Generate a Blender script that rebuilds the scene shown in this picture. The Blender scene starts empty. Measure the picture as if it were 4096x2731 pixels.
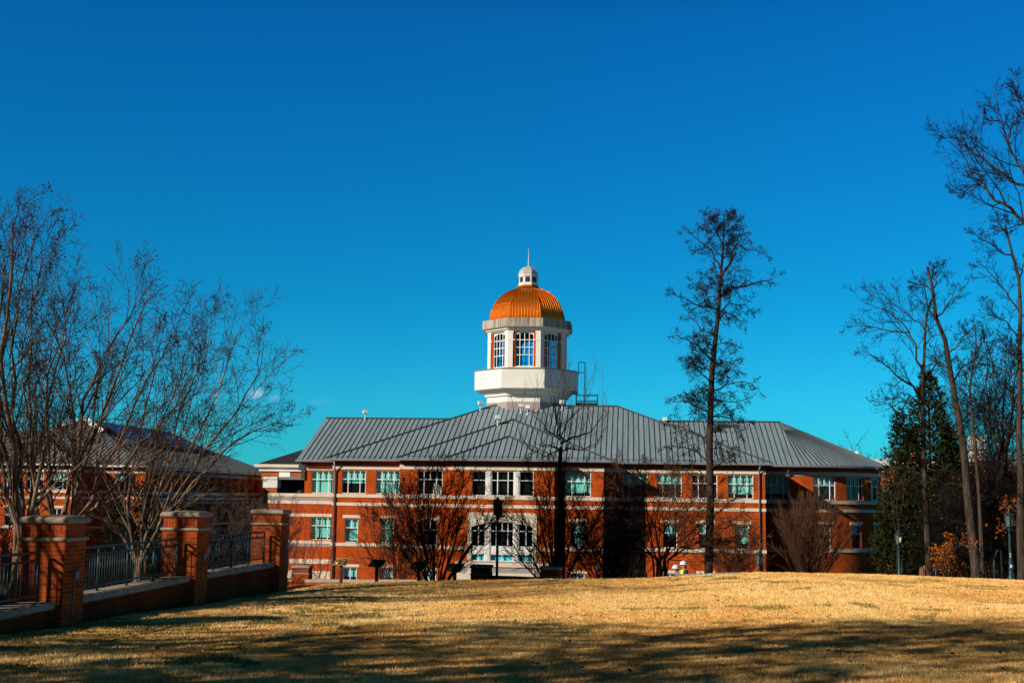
import bpy, math, random
import numpy as np
from mathutils import Vector

S = bpy.context.scene
COL = S.collection
rad = math.radians

# ------------------------------------------------------------------ camera model (4096 x 2731 photograph)
FPX = 4950.0; CX, CY = 2048.0, 1365.5; HOR = 1988.0; ROLL = rad(0.8)
PITCH = math.atan((HOR - CY) * math.cos(ROLL) / FPX)
FW = Vector((0, math.cos(PITCH), math.sin(PITCH)))
_r0 = Vector((1, 0, 0)); _u0 = Vector((0, -math.sin(PITCH), math.cos(PITCH)))
RT = _r0 * math.cos(ROLL) + _u0 * math.sin(ROLL)
UP = -_r0 * math.sin(ROLL) + _u0 * math.cos(ROLL)

def at(px, py, Y):
    """world point at forward distance Y that stands where the photo shows pixel (px,py)"""
    d = FW + RT * ((px - CX) / FPX) + UP * ((CY - py) / FPX)
    return d * (Y / d.y)

# ------------------------------------------------------------------ materials
MATS = {}
def nodes_of(name):
    m = bpy.data.materials.new(name); m.use_nodes = True
    nt = m.node_tree; b = nt.nodes['Principled BSDF']
    MATS[name] = m
    return m, nt, b

def mat(name, col, rough=.6, metal=0., var=.15, scale=3., bump=0., spec=.3, stretch=None, bscale=None, col2=None):
    m, nt, b = nodes_of(name)
    N, L = nt.nodes, nt.links
    tc = N.new('ShaderNodeTexCoord')
    src = tc.outputs['Object']
    if stretch:
        mp = N.new('ShaderNodeMapping'); mp.inputs['Scale'].default_value = stretch
        L.new(src, mp.inputs[0]); src = mp.outputs[0]
    n = N.new('ShaderNodeTexNoise'); n.inputs['Scale'].default_value = scale; n.inputs['Detail'].default_value = 6
    n.inputs['Roughness'].default_value = .65
    L.new(src, n.inputs['Vector'])
    cr = N.new('ShaderNodeValToRGB'); L.new(n.outputs['Fac'], cr.inputs[0])
    c2 = col2 or tuple(c * (1 + var) for c in col)
    cr.color_ramp.elements[0].position = .32; cr.color_ramp.elements[1].position = .68
    cr.color_ramp.elements[0].color = (*[c * (1 - var) for c in col], 1)
    cr.color_ramp.elements[1].color = (*c2, 1)
    L.new(cr.outputs[0], b.inputs['Base Color'])
    b.inputs['Roughness'].default_value = rough; b.inputs['Metallic'].default_value = metal
    b.inputs['Specular IOR Level'].default_value = spec
    if bump:
        n2 = N.new('ShaderNodeTexNoise'); n2.inputs['Scale'].default_value = bscale or scale * 6; n2.inputs['Detail'].default_value = 5
        L.new(src, n2.inputs['Vector'])
        bp = N.new('ShaderNodeBump'); bp.inputs['Strength'].default_value = bump; bp.inputs['Distance'].default_value = .05
        L.new(n2.outputs['Fac'], bp.inputs['Height']); L.new(bp.outputs[0], b.inputs['Normal'])
    return m

def brick_mat(name, c1, c2, mortar, soldier=False):
    m, nt, b = nodes_of(name); N, L = nt.nodes, nt.links
    uv = N.new('ShaderNodeUVMap'); uv.uv_map = 'UVMap'
    mp = N.new('ShaderNodeMapping')
    if soldier: mp.inputs['Rotation'].default_value = (0, 0, rad(90))
    L.new(uv.outputs[0], mp.inputs[0])
    t = N.new('ShaderNodeTexBrick'); L.new(mp.outputs[0], t.inputs['Vector'])
    t.inputs['Scale'].default_value = 1; t.inputs['Brick Width'].default_value = .203; t.inputs['Row Height'].default_value = .0677
    t.inputs['Mortar Size'].default_value = .005; t.inputs['Mortar Smooth'].default_value = .2; t.inputs['Bias'].default_value = -.1
    t.inputs['Color1'].default_value = (*c1, 1); t.inputs['Color2'].default_value = (*c2, 1); t.inputs['Mortar'].default_value = (*mortar, 1)
    n = N.new('ShaderNodeTexNoise'); n.inputs['Scale'].default_value = 1.3; n.inputs['Detail'].default_value = 8; n.inputs['Roughness'].default_value = .7
    tc = N.new('ShaderNodeTexCoord'); L.new(tc.outputs['Object'], n.inputs['Vector'])
    cr = N.new('ShaderNodeValToRGB'); cr.color_ramp.elements[0].color = (.64, .60, .58, 1); cr.color_ramp.elements[1].color = (1.18, 1.15, 1.1, 1)
    cr.color_ramp.elements[0].position = .3; cr.color_ramp.elements[1].position = .7
    L.new(n.outputs['Fac'], cr.inputs[0])
    mx = N.new('ShaderNodeMix'); mx.data_type = 'RGBA'; mx.blend_type = 'MULTIPLY'; mx.inputs[0].default_value = 1
    L.new(t.outputs['Color'], mx.inputs[6]); L.new(cr.outputs[0], mx.inputs[7]); L.new(mx.outputs[2], b.inputs['Base Color'])
    b.inputs['Roughness'].default_value = .9; b.inputs['Specular IOR Level'].default_value = .02
    bp = N.new('ShaderNodeBump'); bp.inputs['Strength'].default_value = .5; bp.inputs['Distance'].default_value = .006; bp.invert = True
    L.new(t.outputs['Fac'], bp.inputs['Height']); L.new(bp.outputs[0], b.inputs['Normal'])
    return m

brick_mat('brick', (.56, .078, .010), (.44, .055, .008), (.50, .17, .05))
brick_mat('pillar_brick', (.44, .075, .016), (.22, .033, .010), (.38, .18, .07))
brick_mat('shaded_brick', (.20, .034, .010), (.12, .02, .007), (.16, .075, .035))  # shade put into darker brick: low wall (with dirt) and hall side
brick_mat('soldier_brick', (.44, .072, .016), (.28, .042, .012), (.38, .18, .07), True)
mat('stone', (.74, .63, .49), .8, var=.10, scale=.9, bump=.1, bscale=30)
mat('grey_stone', (.36, .30, .28), .8, var=.12, scale=1.2)
mat('coping_stone', (.36, .275, .205), .85, var=.22, scale=3, bump=.25, bscale=60, spec=.04)
mat('stained_stone', (.36, .26, .19), .85, var=.6, scale=1.3, stretch=(2.2, 2.2, .12), col2=(.66, .58, .48))
mat('white_paint', (.80, .78, .74), .5, var=.04, scale=1)
mat('stucco', (.83, .79, .72), .75, var=.05, scale=.8, bump=.08, bscale=40)
mat('frame_paint', (.82, .84, .84), .4, var=.03, scale=2)
mat('roof_metal', (.265, .345, .40), .5, .15, var=.22, scale=.9, stretch=(3.5, .25, .25), spec=.35)
mat('roof_grey', (.26, .25, .24), .5, .2, var=.1, scale=.9, spec=.35)
mat('seam_metal', (.07, .085, .095), .45, .3, var=.1, scale=2)  # darker than the roof so seams and hips carry their shadow lines
mat('gutter_metal', (.24, .27, .30), .45, .3, var=.1, scale=2)
mat('flashing', (.25, .26, .27), .4, .3, var=.1, scale=1)
mat('soffit', (.06, .06, .06), .8, var=.1)
mat('copper', (.72, .185, .012), .42, .8, var=.14, scale=2.0, spec=.5)
mat('lead_grey', (.50, .52, .52), .5, .2, var=.14, scale=2.5)
mat('louver', (.05, .055, .06), .6, var=.1)
mat('lamp_green', (.018, .055, .058), .4, .1, var=.2, scale=4)
mat('rail_paint', (.022, .05, .056), .4, .1, var=.2, scale=5)
mat('dark_metal', (.02, .022, .025), .5, .2, var=.2)
mat('blind', (.16, .60, .56), .55, var=.05, scale=.7)
mat('curtain', (.55, .60, .45), .8, var=.1)
mat('pane_dark', (.008, .012, .012), .08, var=.3, scale=.6, spec=.4)
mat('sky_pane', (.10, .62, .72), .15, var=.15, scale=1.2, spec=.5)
mat('asphalt', (.05, .05, .052), .9, var=.2)
mat('concrete', (.34, .33, .32), .85, var=.12, scale=2, bump=.1)
mat('solar', (.015, .02, .035), .2, var=.2, spec=.5)
mat('far_white', (.80, .78, .75), .7, var=.05, scale=.4)
mat('far_brick', (.42, .10, .025), .9, var=.12, scale=1.5)
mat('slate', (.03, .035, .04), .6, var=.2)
mat('bark_myrtle', (.12, .066, .038), .8, var=.5, scale=5, stretch=(1, 1, .2), col2=(.30, .195, .13), spec=.05)
mat('twig_myrtle', (.06, .036, .027), .85, var=.3, scale=6, spec=.05)
mat('bark_dark', (.03, .022, .018), .9, var=.4, scale=8, stretch=(1, 1, .25), bump=.6, bscale=30, col2=(.08, .06, .046), spec=.05)
mat('bark_grey', (.035, .026, .02), .9, var=.45, scale=9, stretch=(1, 1, .2), bump=.8, bscale=26, col2=(.105, .078, .058), spec=.05)
mat('twig_dark', (.016, .012, .011), .9, var=.3, scale=4, spec=.05)
mat('twig_brown', (.12, .055, .03), .9, var=.4, scale=3, spec=.05)
mat('twig_grey', (.10, .075, .06), .9, var=.35, scale=4, spec=.05)
mat('pod', (.025, .016, .012), .9, var=.3, scale=9)
mat('raw_wood', (.20, .085, .045), .9, var=.5, scale=7, stretch=(1, 1, .3), spec=.05)
mat('cedar', (.011, .019, .006), .9, var=.5, scale=2.2, col2=(.042, .047, .012), spec=.1)
mat('evergreen', (.03, .05, .02), .85, var=.4, scale=1.5, spec=.05)
mat('beech_leaf', (.36, .085, .012), .85, var=.5, scale=14, col2=(.52, .15, .022), spec=.05)
mat('skin', (.42, .22, .14), .6, var=.08)
mat('skin_brown', (.13, .06, .035), .6, var=.08)
mat('hair', (.008, .006, .005), .8, var=.3)
mat('helmet', (.85, .86, .88), .3, var=.02)
mat('hivis', (.62, .75, .015), .7, var=.08)
mat('hivis_band', (.75, .42, .2), .5, var=.05)
mat('navy_cloth', (.018, .024, .04), .9, var=.2, scale=10)
mat('black_cloth', (.012, .012, .014), .9, var=.2, scale=10)
mat('denim', (.03, .04, .07), .9, var=.2, scale=10)
mat('sign_blue', (.006, .012, .05), .5, var=.1)
mat('sign_white', (.35, .55, .75), .5, var=.03)
mat('plaque_black', (.008, .008, .009), .35, var=.2)
mat('plaque_gold', (.75, .50, .16), .35, .3, var=.1)
mat('sticker', (.8, .8, .82), .5, var=.05)
mat('sticker_pink', (.75, .25, .28), .5, var=.05)
mat('lamp_pane', (.10, .12, .10), .3, var=.3, scale=6)
mat('lamp_glow', (.85, .66, .42), .5, var=.1)
mat('box_grey', (.16, .17, .18), .5, var=.1)
mat('hvac', (.42, .45, .48), .6, var=.1)

def glass_mat():
    m, nt, b = nodes_of('clear_glass'); N, L = nt.nodes, nt.links
    out = N['Material Output']
    t = N.new('ShaderNodeBsdfTransparent'); t.inputs[0].default_value = (.5, .86, .98, 1)
    g = N.new('ShaderNodeBsdfGlossy'); g.inputs['Roughness'].default_value = .05; g.inputs[0].default_value = (.7, .85, .9, 1)
    lw = N.new('ShaderNodeLayerWeight'); lw.inputs[0].default_value = .25
    ml = N.new('ShaderNodeMath'); ml.operation = 'MULTIPLY'; ml.inputs[1].default_value = .5; L.new(lw.outputs['Fresnel'], ml.inputs[0])
    mx = N.new('ShaderNodeMixShader'); L.new(ml.outputs[0], mx.inputs[0]); L.new(t.outputs[0], mx.inputs[1]); L.new(g.outputs[0], mx.inputs[2])
    L.new(mx.outputs[0], out.inputs['Surface']); N.remove(b)
glass_mat()

# ------------------------------------------------------------------ mesh builder
class MB:
    def __init__(s): s.v = []; s.f = []; s.mi = []; s.sm = []
    def face(s, pts, mi=0, sm=False):
        n = len(s.v); s.v.extend(tuple(p) for p in pts); s.f.append(tuple(range(n, n + len(pts)))); s.mi.append(mi); s.sm.append(sm)
    def box(s, x0, x1, y0, y1, z0, z1, mi=0, T=None):
        P = [(x0, y0, z0), (x1, y0, z0), (x1, y1, z0), (x0, y1, z0), (x0, y0, z1), (x1, y0, z1), (x1, y1, z1), (x0, y1, z1)]
        if T: P = [tuple(T(Vector(p))) for p in P]
        n = len(s.v); s.v.extend(P)
        for q in ((0, 3, 2, 1), (4, 5, 6, 7), (0, 1, 5, 4), (1, 2, 6, 5), (2, 3, 7, 6), (3, 0, 4, 7)):
            s.f.append(tuple(n + i for i in q)); s.mi.append(mi); s.sm.append(False)
    def tube(s, pts, radii, n=6, mi=0, cap=True):
        base = len(s.v); k = len(pts); v = s.v
        for i in range(k):
            a = pts[i - 1] if i else pts[0]; b = pts[i + 1] if i < k - 1 else pts[-1]
            dx, dy, dz = b[0] - a[0], b[1] - a[1], b[2] - a[2]
            l = math.sqrt(dx * dx + dy * dy + dz * dz) or 1.; dx /= l; dy /= l; dz /= l
            if abs(dz) < .92: ux, uy, uz = -dy, dx, 0.
            else: ux, uy, uz = 0., -dz, dy
            l = math.sqrt(ux * ux + uy * uy + uz * uz) or 1.; ux /= l; uy /= l; uz /= l
            wx, wy, wz = dy * uz - dz * uy, dz * ux - dx * uz, dx * uy - dy * ux
            p = pts[i]; r = radii[i]
            for j in range(n):
                c, q = COS[n][j]; c *= r; q *= r
                v.append((p[0] + ux * c + wx * q, p[1] + uy * c + wy * q, p[2] + uz * c + wz * q))
        for i in range(k - 1):
            o = base + i * n
            for j in range(n):
                j2 = (j + 1) % n
                s.f.append((o + j, o + j2, o + n + j2, o + n + j)); s.mi.append(mi); s.sm.append(True)
        if cap and n > 3:
            s.f.append(tuple(range(base + n - 1, base - 1, -1))); s.mi.append(mi); s.sm.append(False)
            o = base + (k - 1) * n; s.f.append(tuple(range(o, o + n))); s.mi.append(mi); s.sm.append(False)
    def lathe(s, prof, n=16, c=(0, 0, 0), phase=0., mi=0, smooth=True, a0=0., a1=2 * math.pi, cap=False):
        full = abs(a1 - a0 - 2 * math.pi) < 1e-6; m = n if full else n + 1; base = len(s.v)
        for (r, z) in prof:
            for j in range(m):
                a = a0 + phase + (a1 - a0) * j / n
                s.v.append((c[0] + r * math.cos(a), c[1] + r * math.sin(a), c[2] + z))
        for i in range(len(prof) - 1):
            for j in range(n):
                j2 = (j + 1) % m
                s.f.append((base + i * m + j, base + i * m + j2, base + (i + 1) * m + j2, base + (i + 1) * m + j)); s.mi.append(mi); s.sm.append(smooth)
        if cap and full:
            o = base + (len(prof) - 1) * m; s.f.append(tuple(range(o, o + m))); s.mi.append(mi); s.sm.append(False)
            s.f.append(tuple(range(base + m - 1, base - 1, -1))); s.mi.append(mi); s.sm.append(False)
    def prism(s, poly, z0, z1, mi=0):
        n = len(poly)
        s.face([(x, y, z1) for x, y in poly], mi); s.face([(x, y, z0) for x, y in reversed(poly)], mi)
        for i in range(n):
            a, b = poly[i], poly[(i + 1) % n]
            s.face([(a[0], a[1], z0), (b[0], b[1], z0), (b[0], b[1], z1), (a[0], a[1], z1)], mi)
    def ball(s, c, r, mi=0, sq=1.):
        P = [(1, 0, 0), (-1, 0, 0), (0, 1, 0), (0, -1, 0), (0, 0, sq), (0, 0, -sq)]
        n = len(s.v); s.v.extend((c[0] + p[0] * r, c[1] + p[1] * r, c[2] + p[2] * r) for p in P)
        for q in ((0, 2, 4), (2, 1, 4), (1, 3, 4), (3, 0, 4), (2, 0, 5), (1, 2, 5), (3, 1, 5), (0, 3, 5)):
            s.f.append(tuple(n + i for i in q)); s.mi.append(mi); s.sm.append(True)
    def build(s, name, mats, parent=None, loc=(0, 0, 0), rz=0., uv=False):
        me = bpy.data.meshes.new(name)
        me.from_pydata(s.v, [], s.f)
        if isinstance(mats, str): mats = [mats]
        for m in mats: me.materials.append(MATS[m])
        me.polygons.foreach_set('material_index', s.mi); me.polygons.foreach_set('use_smooth', s.sm)
        if uv:
            me.update()
            lay = me.uv_layers.new(name='UVMap'); d = lay.data
            for p in me.polygons:
                n = p.normal
                h = math.hypot(n.x, n.y)
                for li in p.loop_indices:
                    c = me.vertices[me.loops[li].vertex_index].co
                    if h < .35: d[li].uv = (c.x, c.y)
                    else: d[li].uv = ((-n.y * c.x + n.x * c.y) / h, c.z)
        me.update()
        o = bpy.data.objects.new(name, me); COL.objects.link(o)
        o.location = loc; o.rotation_euler = (0, 0, rz)
        if parent: o.parent = parent
        return o
COS = {n: [(math.cos(2 * math.pi * j / n), math.sin(2 * math.pi * j / n)) for j in range(n)] for n in range(3, 33)}

def tag(o, label=None, cat=None, group=None, kind=None):
    if label: o['label'] = label
    if cat: o['category'] = cat
    if group: o['group'] = group
    if kind: o['kind'] = kind
    return o
def empty(name, loc=(0, 0, 0), rz=0., label=None, cat=None, group=None, parent=None):
    o = bpy.data.objects.new(name, None); COL.objects.link(o); o.location = loc; o.rotation_euler = (0, 0, rz)
    o.empty_display_size = .3
    if parent: o.parent = parent
    return tag(o, label, cat, group)
def copy_tree(o, parent=None):
    c = o.copy(); COL.objects.link(c); c.parent = parent
    for ch in list(o.children): copy_tree(ch, c)
    return c

def box_part(name, m, parent, *b):
    mb = MB(); mb.box(*b); return mb.build(name, m, parent)

# ------------------------------------------------------------------ world, sun, camera
SUN_AZ, SUN_EL = rad(55.5), rad(25)          # measured to the left of straight behind the camera
SUN = Vector((-math.sin(SUN_AZ) * math.cos(SUN_EL), -math.cos(SUN_AZ) * math.cos(SUN_EL), math.sin(SUN_EL)))
W = bpy.data.worlds.new('World'); S.world = W; W.use_nodes = True
nt = W.node_tree; N, L = nt.nodes, nt.links
bg = N['Background']
sky = N.new('ShaderNodeTexSky'); sky.sky_type = 'NISHITA'; sky.sun_disc = False
sky.sun_elevation = SUN_EL; sky.sun_rotation = math.atan2(SUN.x, SUN.y)
sky.altitude = 200; sky.air_density = 1.0; sky.dust_density = .3; sky.ozone_density = 2.0
tint = N.new('ShaderNodeMix'); tint.data_type = 'RGBA'; tint.blend_type = 'MULTIPLY'; tint.inputs[0].default_value = 1
sky.ozone_density = 10; sky.dust_density = 0; sky.air_density = 1.0
L.new(sky.outputs[0], tint.inputs[6])
_tc = N.new('ShaderNodeTexCoord'); _sp = N.new('ShaderNodeSeparateXYZ'); L.new(_tc.outputs['Generated'], _sp.inputs[0])
_cr = N.new('ShaderNodeValToRGB'); L.new(_sp.outputs['Z'], _cr.inputs[0])
_st = [(.0, (.11, 1.02, 1.0)), (.075, (.12, 1.14, 1.10)), (.155, (.05, 1.04, 1.05)), (.37, (.035, .90, 1.15)), (.46, (.04, .30, .42)), (.62, (.03, .05, .06)), (1., (.03, .03, .03))]  # upper stops darken the unseen zenith to cut shadow fill
while len(_cr.color_ramp.elements) < len(_st): _cr.color_ramp.elements.new(.5)
for _i, (_p, _c) in enumerate(_st): _cr.color_ramp.elements[_i].position = _p; _cr.color_ramp.elements[_i].color = (*_c, 1)
# unseen sky towards the sun is dimmed and warmed to weaken shadow fill
_dp = N.new('ShaderNodeVectorMath'); _dp.operation = 'DOT_PRODUCT'; _dp.inputs[1].default_value = SUN; L.new(_tc.outputs['Generated'], _dp.inputs[0])
_mr = N.new('ShaderNodeMapRange'); _mr.interpolation_type = 'SMOOTHSTEP'; _mr.inputs['From Min'].default_value = .12; _mr.inputs['From Max'].default_value = .6; L.new(_dp.outputs['Value'], _mr.inputs[0])
_mx = N.new('ShaderNodeMix'); _mx.data_type = 'RGBA'; L.new(_mr.outputs[0], _mx.inputs[0]); L.new(_cr.outputs[0], _mx.inputs[6]); _mx.inputs[7].default_value = (.10, .06, .04, 1)
L.new(_mx.outputs[2], tint.inputs[7])
geo = N.new('ShaderNodeTexCoord')
prev = tint.outputs[2]
def cloud(px, py, sx, sy, col, amt, nscale):
    """a small wisp of cloud, in world directions"""
    global prev
    d = (FW + RT * ((px - CX) / FPX) + UP * ((CY - py) / FPX)).normalized()
    az = math.atan2(d.x, d.y)
    mp = N.new('ShaderNodeMapping'); mp.vector_type = 'POINT'; mp.inputs['Rotation'].default_value = (0, 0, az)
    L.new(geo.outputs['Generated'], mp.inputs[0])
    sb = N.new('ShaderNodeVectorMath'); sb.operation = 'SUBTRACT'; sb.inputs[1].default_value = (0, math.cos(math.asin(d.z)), d.z)
    L.new(mp.outputs[0], sb.inputs[0])
    nz = N.new('ShaderNodeTexNoise'); nz.inputs['Scale'].default_value = nscale; nz.inputs['Detail'].default_value = 6
    L.new(sb.outputs[0], nz.inputs['Vector'])
    sc = N.new('ShaderNodeVectorMath'); sc.operation = 'MULTIPLY'; sc.inputs[1].default_value = (FPX / sx, .0, FPX / sy); L.new(sb.outputs[0], sc.inputs[0])
    ln = N.new('ShaderNodeVectorMath'); ln.operation = 'LENGTH'; L.new(sc.outputs[0], ln.inputs[0])
    s1 = N.new('ShaderNodeMath'); s1.operation = 'MULTIPLY_ADD'; s1.inputs[1].default_value = -1.0; s1.inputs[2].default_value = .62; L.new(ln.outputs['Value'], s1.inputs[0])
    ad = N.new('ShaderNodeMath'); ad.operation = 'MULTIPLY_ADD'; ad.inputs[1].default_value = 2.0; L.new(nz.outputs['Fac'], ad.inputs[0])
    hh = N.new('ShaderNodeMath'); hh.operation = 'SUBTRACT'; hh.inputs[1].default_value = .95; L.new(s1.outputs[0], hh.inputs[0]); L.new(hh.outputs[0], ad.inputs[2])
    cl = N.new('ShaderNodeClamp'); L.new(ad.outputs[0], cl.inputs[0])
    am = N.new('ShaderNodeMath'); am.operation = 'MULTIPLY'; am.inputs[1].default_value = amt; L.new(cl.outputs[0], am.inputs[0])
    mx = N.new('ShaderNodeMix'); mx.data_type = 'RGBA'; L.new(am.outputs[0], mx.inputs[0]); L.new(prev, mx.inputs[6]); mx.inputs[7].default_value = (*col, 1)
    prev = mx.outputs[2]
cloud(1030, 1568, 60, 34, (6.0, 7.0, 8.2), .85, 70)
cloud(1100, 1588, 34, 24, (4.2, 6.2, 8.0), .45, 70)
cloud(1290, 1603, 110, 26, (.9, 4.0, 7.6), .8, 40)
L.new(prev, bg.inputs[0]); bg.inputs[1].default_value = .10

sun = bpy.data.lights.new('sun', 'SUN'); sun.energy = 5.0; sun.angle = rad(.55); sun.color = (1, .93, .80)
so = bpy.data.objects.new('sun', sun); COL.objects.link(so); so.rotation_euler = SUN.to_track_quat('Z', 'Y').to_euler(); so.location = (-40, -30, 40)
from mathutils import Matrix
cam = bpy.data.cameras.new('camera'); cam.sensor_width = 36; cam.lens = FPX / 4096 * 36; cam.clip_end = 6000; cam.clip_start = .1
co = bpy.data.objects.new('camera', cam); COL.objects.link(co); co.matrix_world = Matrix((RT, UP, -FW)).transposed().to_4x4()
S.camera = co
S.view_settings.view_transform = 'Standard'; S.view_settings.look = 'None'; S.view_settings.exposure = 0
S.cycles.sample_clamp_indirect = 4; S.cycles.sample_clamp_direct = 6; S.cycles.max_bounces = 6; S.cycles.diffuse_bounces = 3; S.cycles.glossy_bounces = 3; S.cycles.transparent_max_bounces = 12

# ------------------------------------------------------------------ terrain
def lerp(a, b, t): return a + (b - a) * t
def pl(xs, ys, x):
    if x <= xs[0]: return ys[0]
    for i in range(len(xs) - 1):
        if x < xs[i + 1]: return lerp(ys[i], ys[i + 1], (x - xs[i]) / (xs[i + 1] - xs[i]))
    return ys[-1]
CRX = [-30, -9, -6.6, -3, 0, 3.56, 5.5, 7.8, 11.4, 16.1, 30, 60]
CRZ = [-3.0, -2.9, -2.78, -2.63, -2.54, -2.46, -2.345, -2.205, -2.22, -2.35, -2.6, -3]
def sm(t): t = min(1, max(0, t)); return t * t * (3 - 2 * t)
def fence_x(Y): return -7.42 + (Y - 20.6) * .098
def gz(X, Y):
    zc = pl(CRX, CRZ, X)
    if Y < 0: z = -1.65 - .01 * Y
    elif Y < 15: z = -1.65 - .40 * sm(Y / 15)
    elif Y < 39: z = lerp(-2.05, zc, (Y - 15) / 24)
    else:
        if X > 8: far = pl([39, 47, 60, 85, 105, 300, 3000], [zc, zc - .75, -3.6, -6.5, -8.6, -9.5, -9.5], Y)
        else: far = pl([39, 46, 52, 62, 80, 100, 300, 3000], [zc, lerp(-4.1, zc - .9, sm((X + 0) / 9) if X < 9 else 1), -4.4, -5.4, -8.2, -9.2, -9.5, -9.5], Y)
        z = far
    # the ground behind the fence lies lower
    fx = fence_x(Y)
    if X < fx - .8 and -60 < Y < 44:
        z = lerp(z, -3.1 - .04 * min(40, fx - X), sm((fx - .8 - X) / 1.0) * (1 - sm((Y - 36) / 8)))
    z += .035 * math.sin(X * .9 + Y * .31) * math.sin(Y * .55 - X * .2) if 8 < Y < 36 else 0
    return z
def axis(segs):
    r = []
    for a, b, st in segs:
        n = max(1, round((b - a) / st)); r += [a + (b - a) * i / n for i in range(n)]
    return r + [segs[-1][1]]
gx = axis([(-3000, -400, 800), (-400, -60, 60), (-60, -16, 4), (-16, 24, .5), (24, 80, 6), (80, 400, 60), (400, 3000, 800)])
gy = axis([(-300, -20, 40), (-20, 8, 4), (8, 36, .75), (36, 60, .4), (60, 120, 5), (120, 400, 40), (400, 4000, 600)])
mb = MB(); nx = len(gx)
for y in gy:
    for x in gx: mb.v.append((x, y, gz(x, y)))
for j in range(len(gy) - 1):
    for i in range(nx - 1):
        mb.f.append((j * nx + i, j * nx + i + 1, (j + 1) * nx + i + 1, (j + 1) * nx + i)); mb.mi.append(0); mb.sm.append(True)
m, nt_, b = nodes_of('ground'); N_, L_ = nt_.nodes, nt_.links
tc = N_.new('ShaderNodeTexCoord')
def nz_(scale, det=6, rough=.6):
    n = N_.new('ShaderNodeTexNoise'); n.inputs['Scale'].default_value = scale; n.inputs['Detail'].default_value = det; n.inputs['Roughness'].default_value = rough
    L_.new(tc.outputs['Object'], n.inputs['Vector']); return n.outputs['Fac']
def ramp_(fac, stops):
    c = N_.new('ShaderNodeValToRGB'); L_.new(fac, c.inputs[0])
    e = c.color_ramp.elements
    while len(e) < len(stops): e.new(.5)
    for i, (p_, col) in enumerate(stops): e[i].position = p_; e[i].color = (*col, 1)
    return c.outputs[0]
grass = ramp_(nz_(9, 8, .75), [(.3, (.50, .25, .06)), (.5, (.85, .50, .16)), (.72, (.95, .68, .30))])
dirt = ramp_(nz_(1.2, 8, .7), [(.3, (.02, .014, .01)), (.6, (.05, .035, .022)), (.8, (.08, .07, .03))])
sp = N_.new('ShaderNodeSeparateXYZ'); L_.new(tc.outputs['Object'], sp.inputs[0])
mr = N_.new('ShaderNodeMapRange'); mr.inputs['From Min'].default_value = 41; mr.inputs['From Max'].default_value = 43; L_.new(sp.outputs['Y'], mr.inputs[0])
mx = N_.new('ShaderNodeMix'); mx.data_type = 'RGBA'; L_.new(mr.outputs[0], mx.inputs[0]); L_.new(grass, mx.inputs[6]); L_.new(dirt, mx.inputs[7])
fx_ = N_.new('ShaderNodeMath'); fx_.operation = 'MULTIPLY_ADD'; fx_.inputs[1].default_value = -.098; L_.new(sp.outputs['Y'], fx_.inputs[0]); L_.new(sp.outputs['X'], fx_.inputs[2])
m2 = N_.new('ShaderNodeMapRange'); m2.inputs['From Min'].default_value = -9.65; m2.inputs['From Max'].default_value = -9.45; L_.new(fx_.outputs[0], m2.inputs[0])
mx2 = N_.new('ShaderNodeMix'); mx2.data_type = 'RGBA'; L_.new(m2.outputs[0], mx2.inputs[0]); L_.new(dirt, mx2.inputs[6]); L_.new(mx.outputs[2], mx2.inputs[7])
L_.new(mx2.outputs[2], b.inputs['Base Color']); b.inputs['Roughness'].default_value = .95; b.inputs['Specular IOR Level'].default_value = .05
bp = N_.new('ShaderNodeBump'); bp.inputs['Strength'].default_value = .8; bp.inputs['Distance'].default_value = .04; L_.new(nz_(25, 6, .8), bp.inputs['Height']); L_.new(bp.outputs[0], b.inputs['Normal'])
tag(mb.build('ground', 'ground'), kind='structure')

# path beyond the crest of the lawn
mb = MB()
pts = [(5.6, 41.2), (6.6, 40.8), (7.6, 40.6), (8.6, 40.6), (9.6, 40.9)]
for (xa, ya), (xb, yb) in zip(pts, pts[1:]):
    za, zb = (lerp(pl(CRX, CRZ, x), -2.55, .0) - .18 for x in (xa, xb))
    mb.face([(xa, ya, za), (xb, yb, zb), (xb, yb + 2, zb - .02), (xa, ya + 2, za - .02)])
    mb.face([(xa, ya, za - .6), (xb, yb, zb - .6), (xb, yb, zb), (xa, ya, za)])
tag(mb.build('path', 'concrete'), kind='structure')

# lawn of dormant grass: blades in one object
rng = np.random.default_rng(4)
NB = 1080000
Yb = 13.2 * (39.9 / 13.2) ** (rng.random(NB) ** .8)
half = .43 * Yb + .6
Xb = -half + rng.random(NB) * (2 * half + 4.5)
keep = Xb > fence_x(Yb) + .03
Xb, Yb = Xb[keep], Yb[keep]; NB = len(Xb)
cz = np.interp(Xb, CRX, CRZ)
t15 = np.clip(Yb / 15, 0, 1); t15 = t15 * t15 * (3 - 2 * t15)
Zb = np.where(Yb < 15, -1.65 - .40 * t15, -2.05 + (cz + 2.05) * (Yb - 15) / 24)
ex = Yb > 39
Zb[ex] = cz[ex] - (Yb[ex] - 39) * .1
wv = (Yb > 8) & (Yb < 36)
Zb[wv] += .035 * np.sin(Xb[wv] * .9 + Yb[wv] * .31) * np.sin(Yb[wv] * .55 - Xb[wv] * .2)
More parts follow.
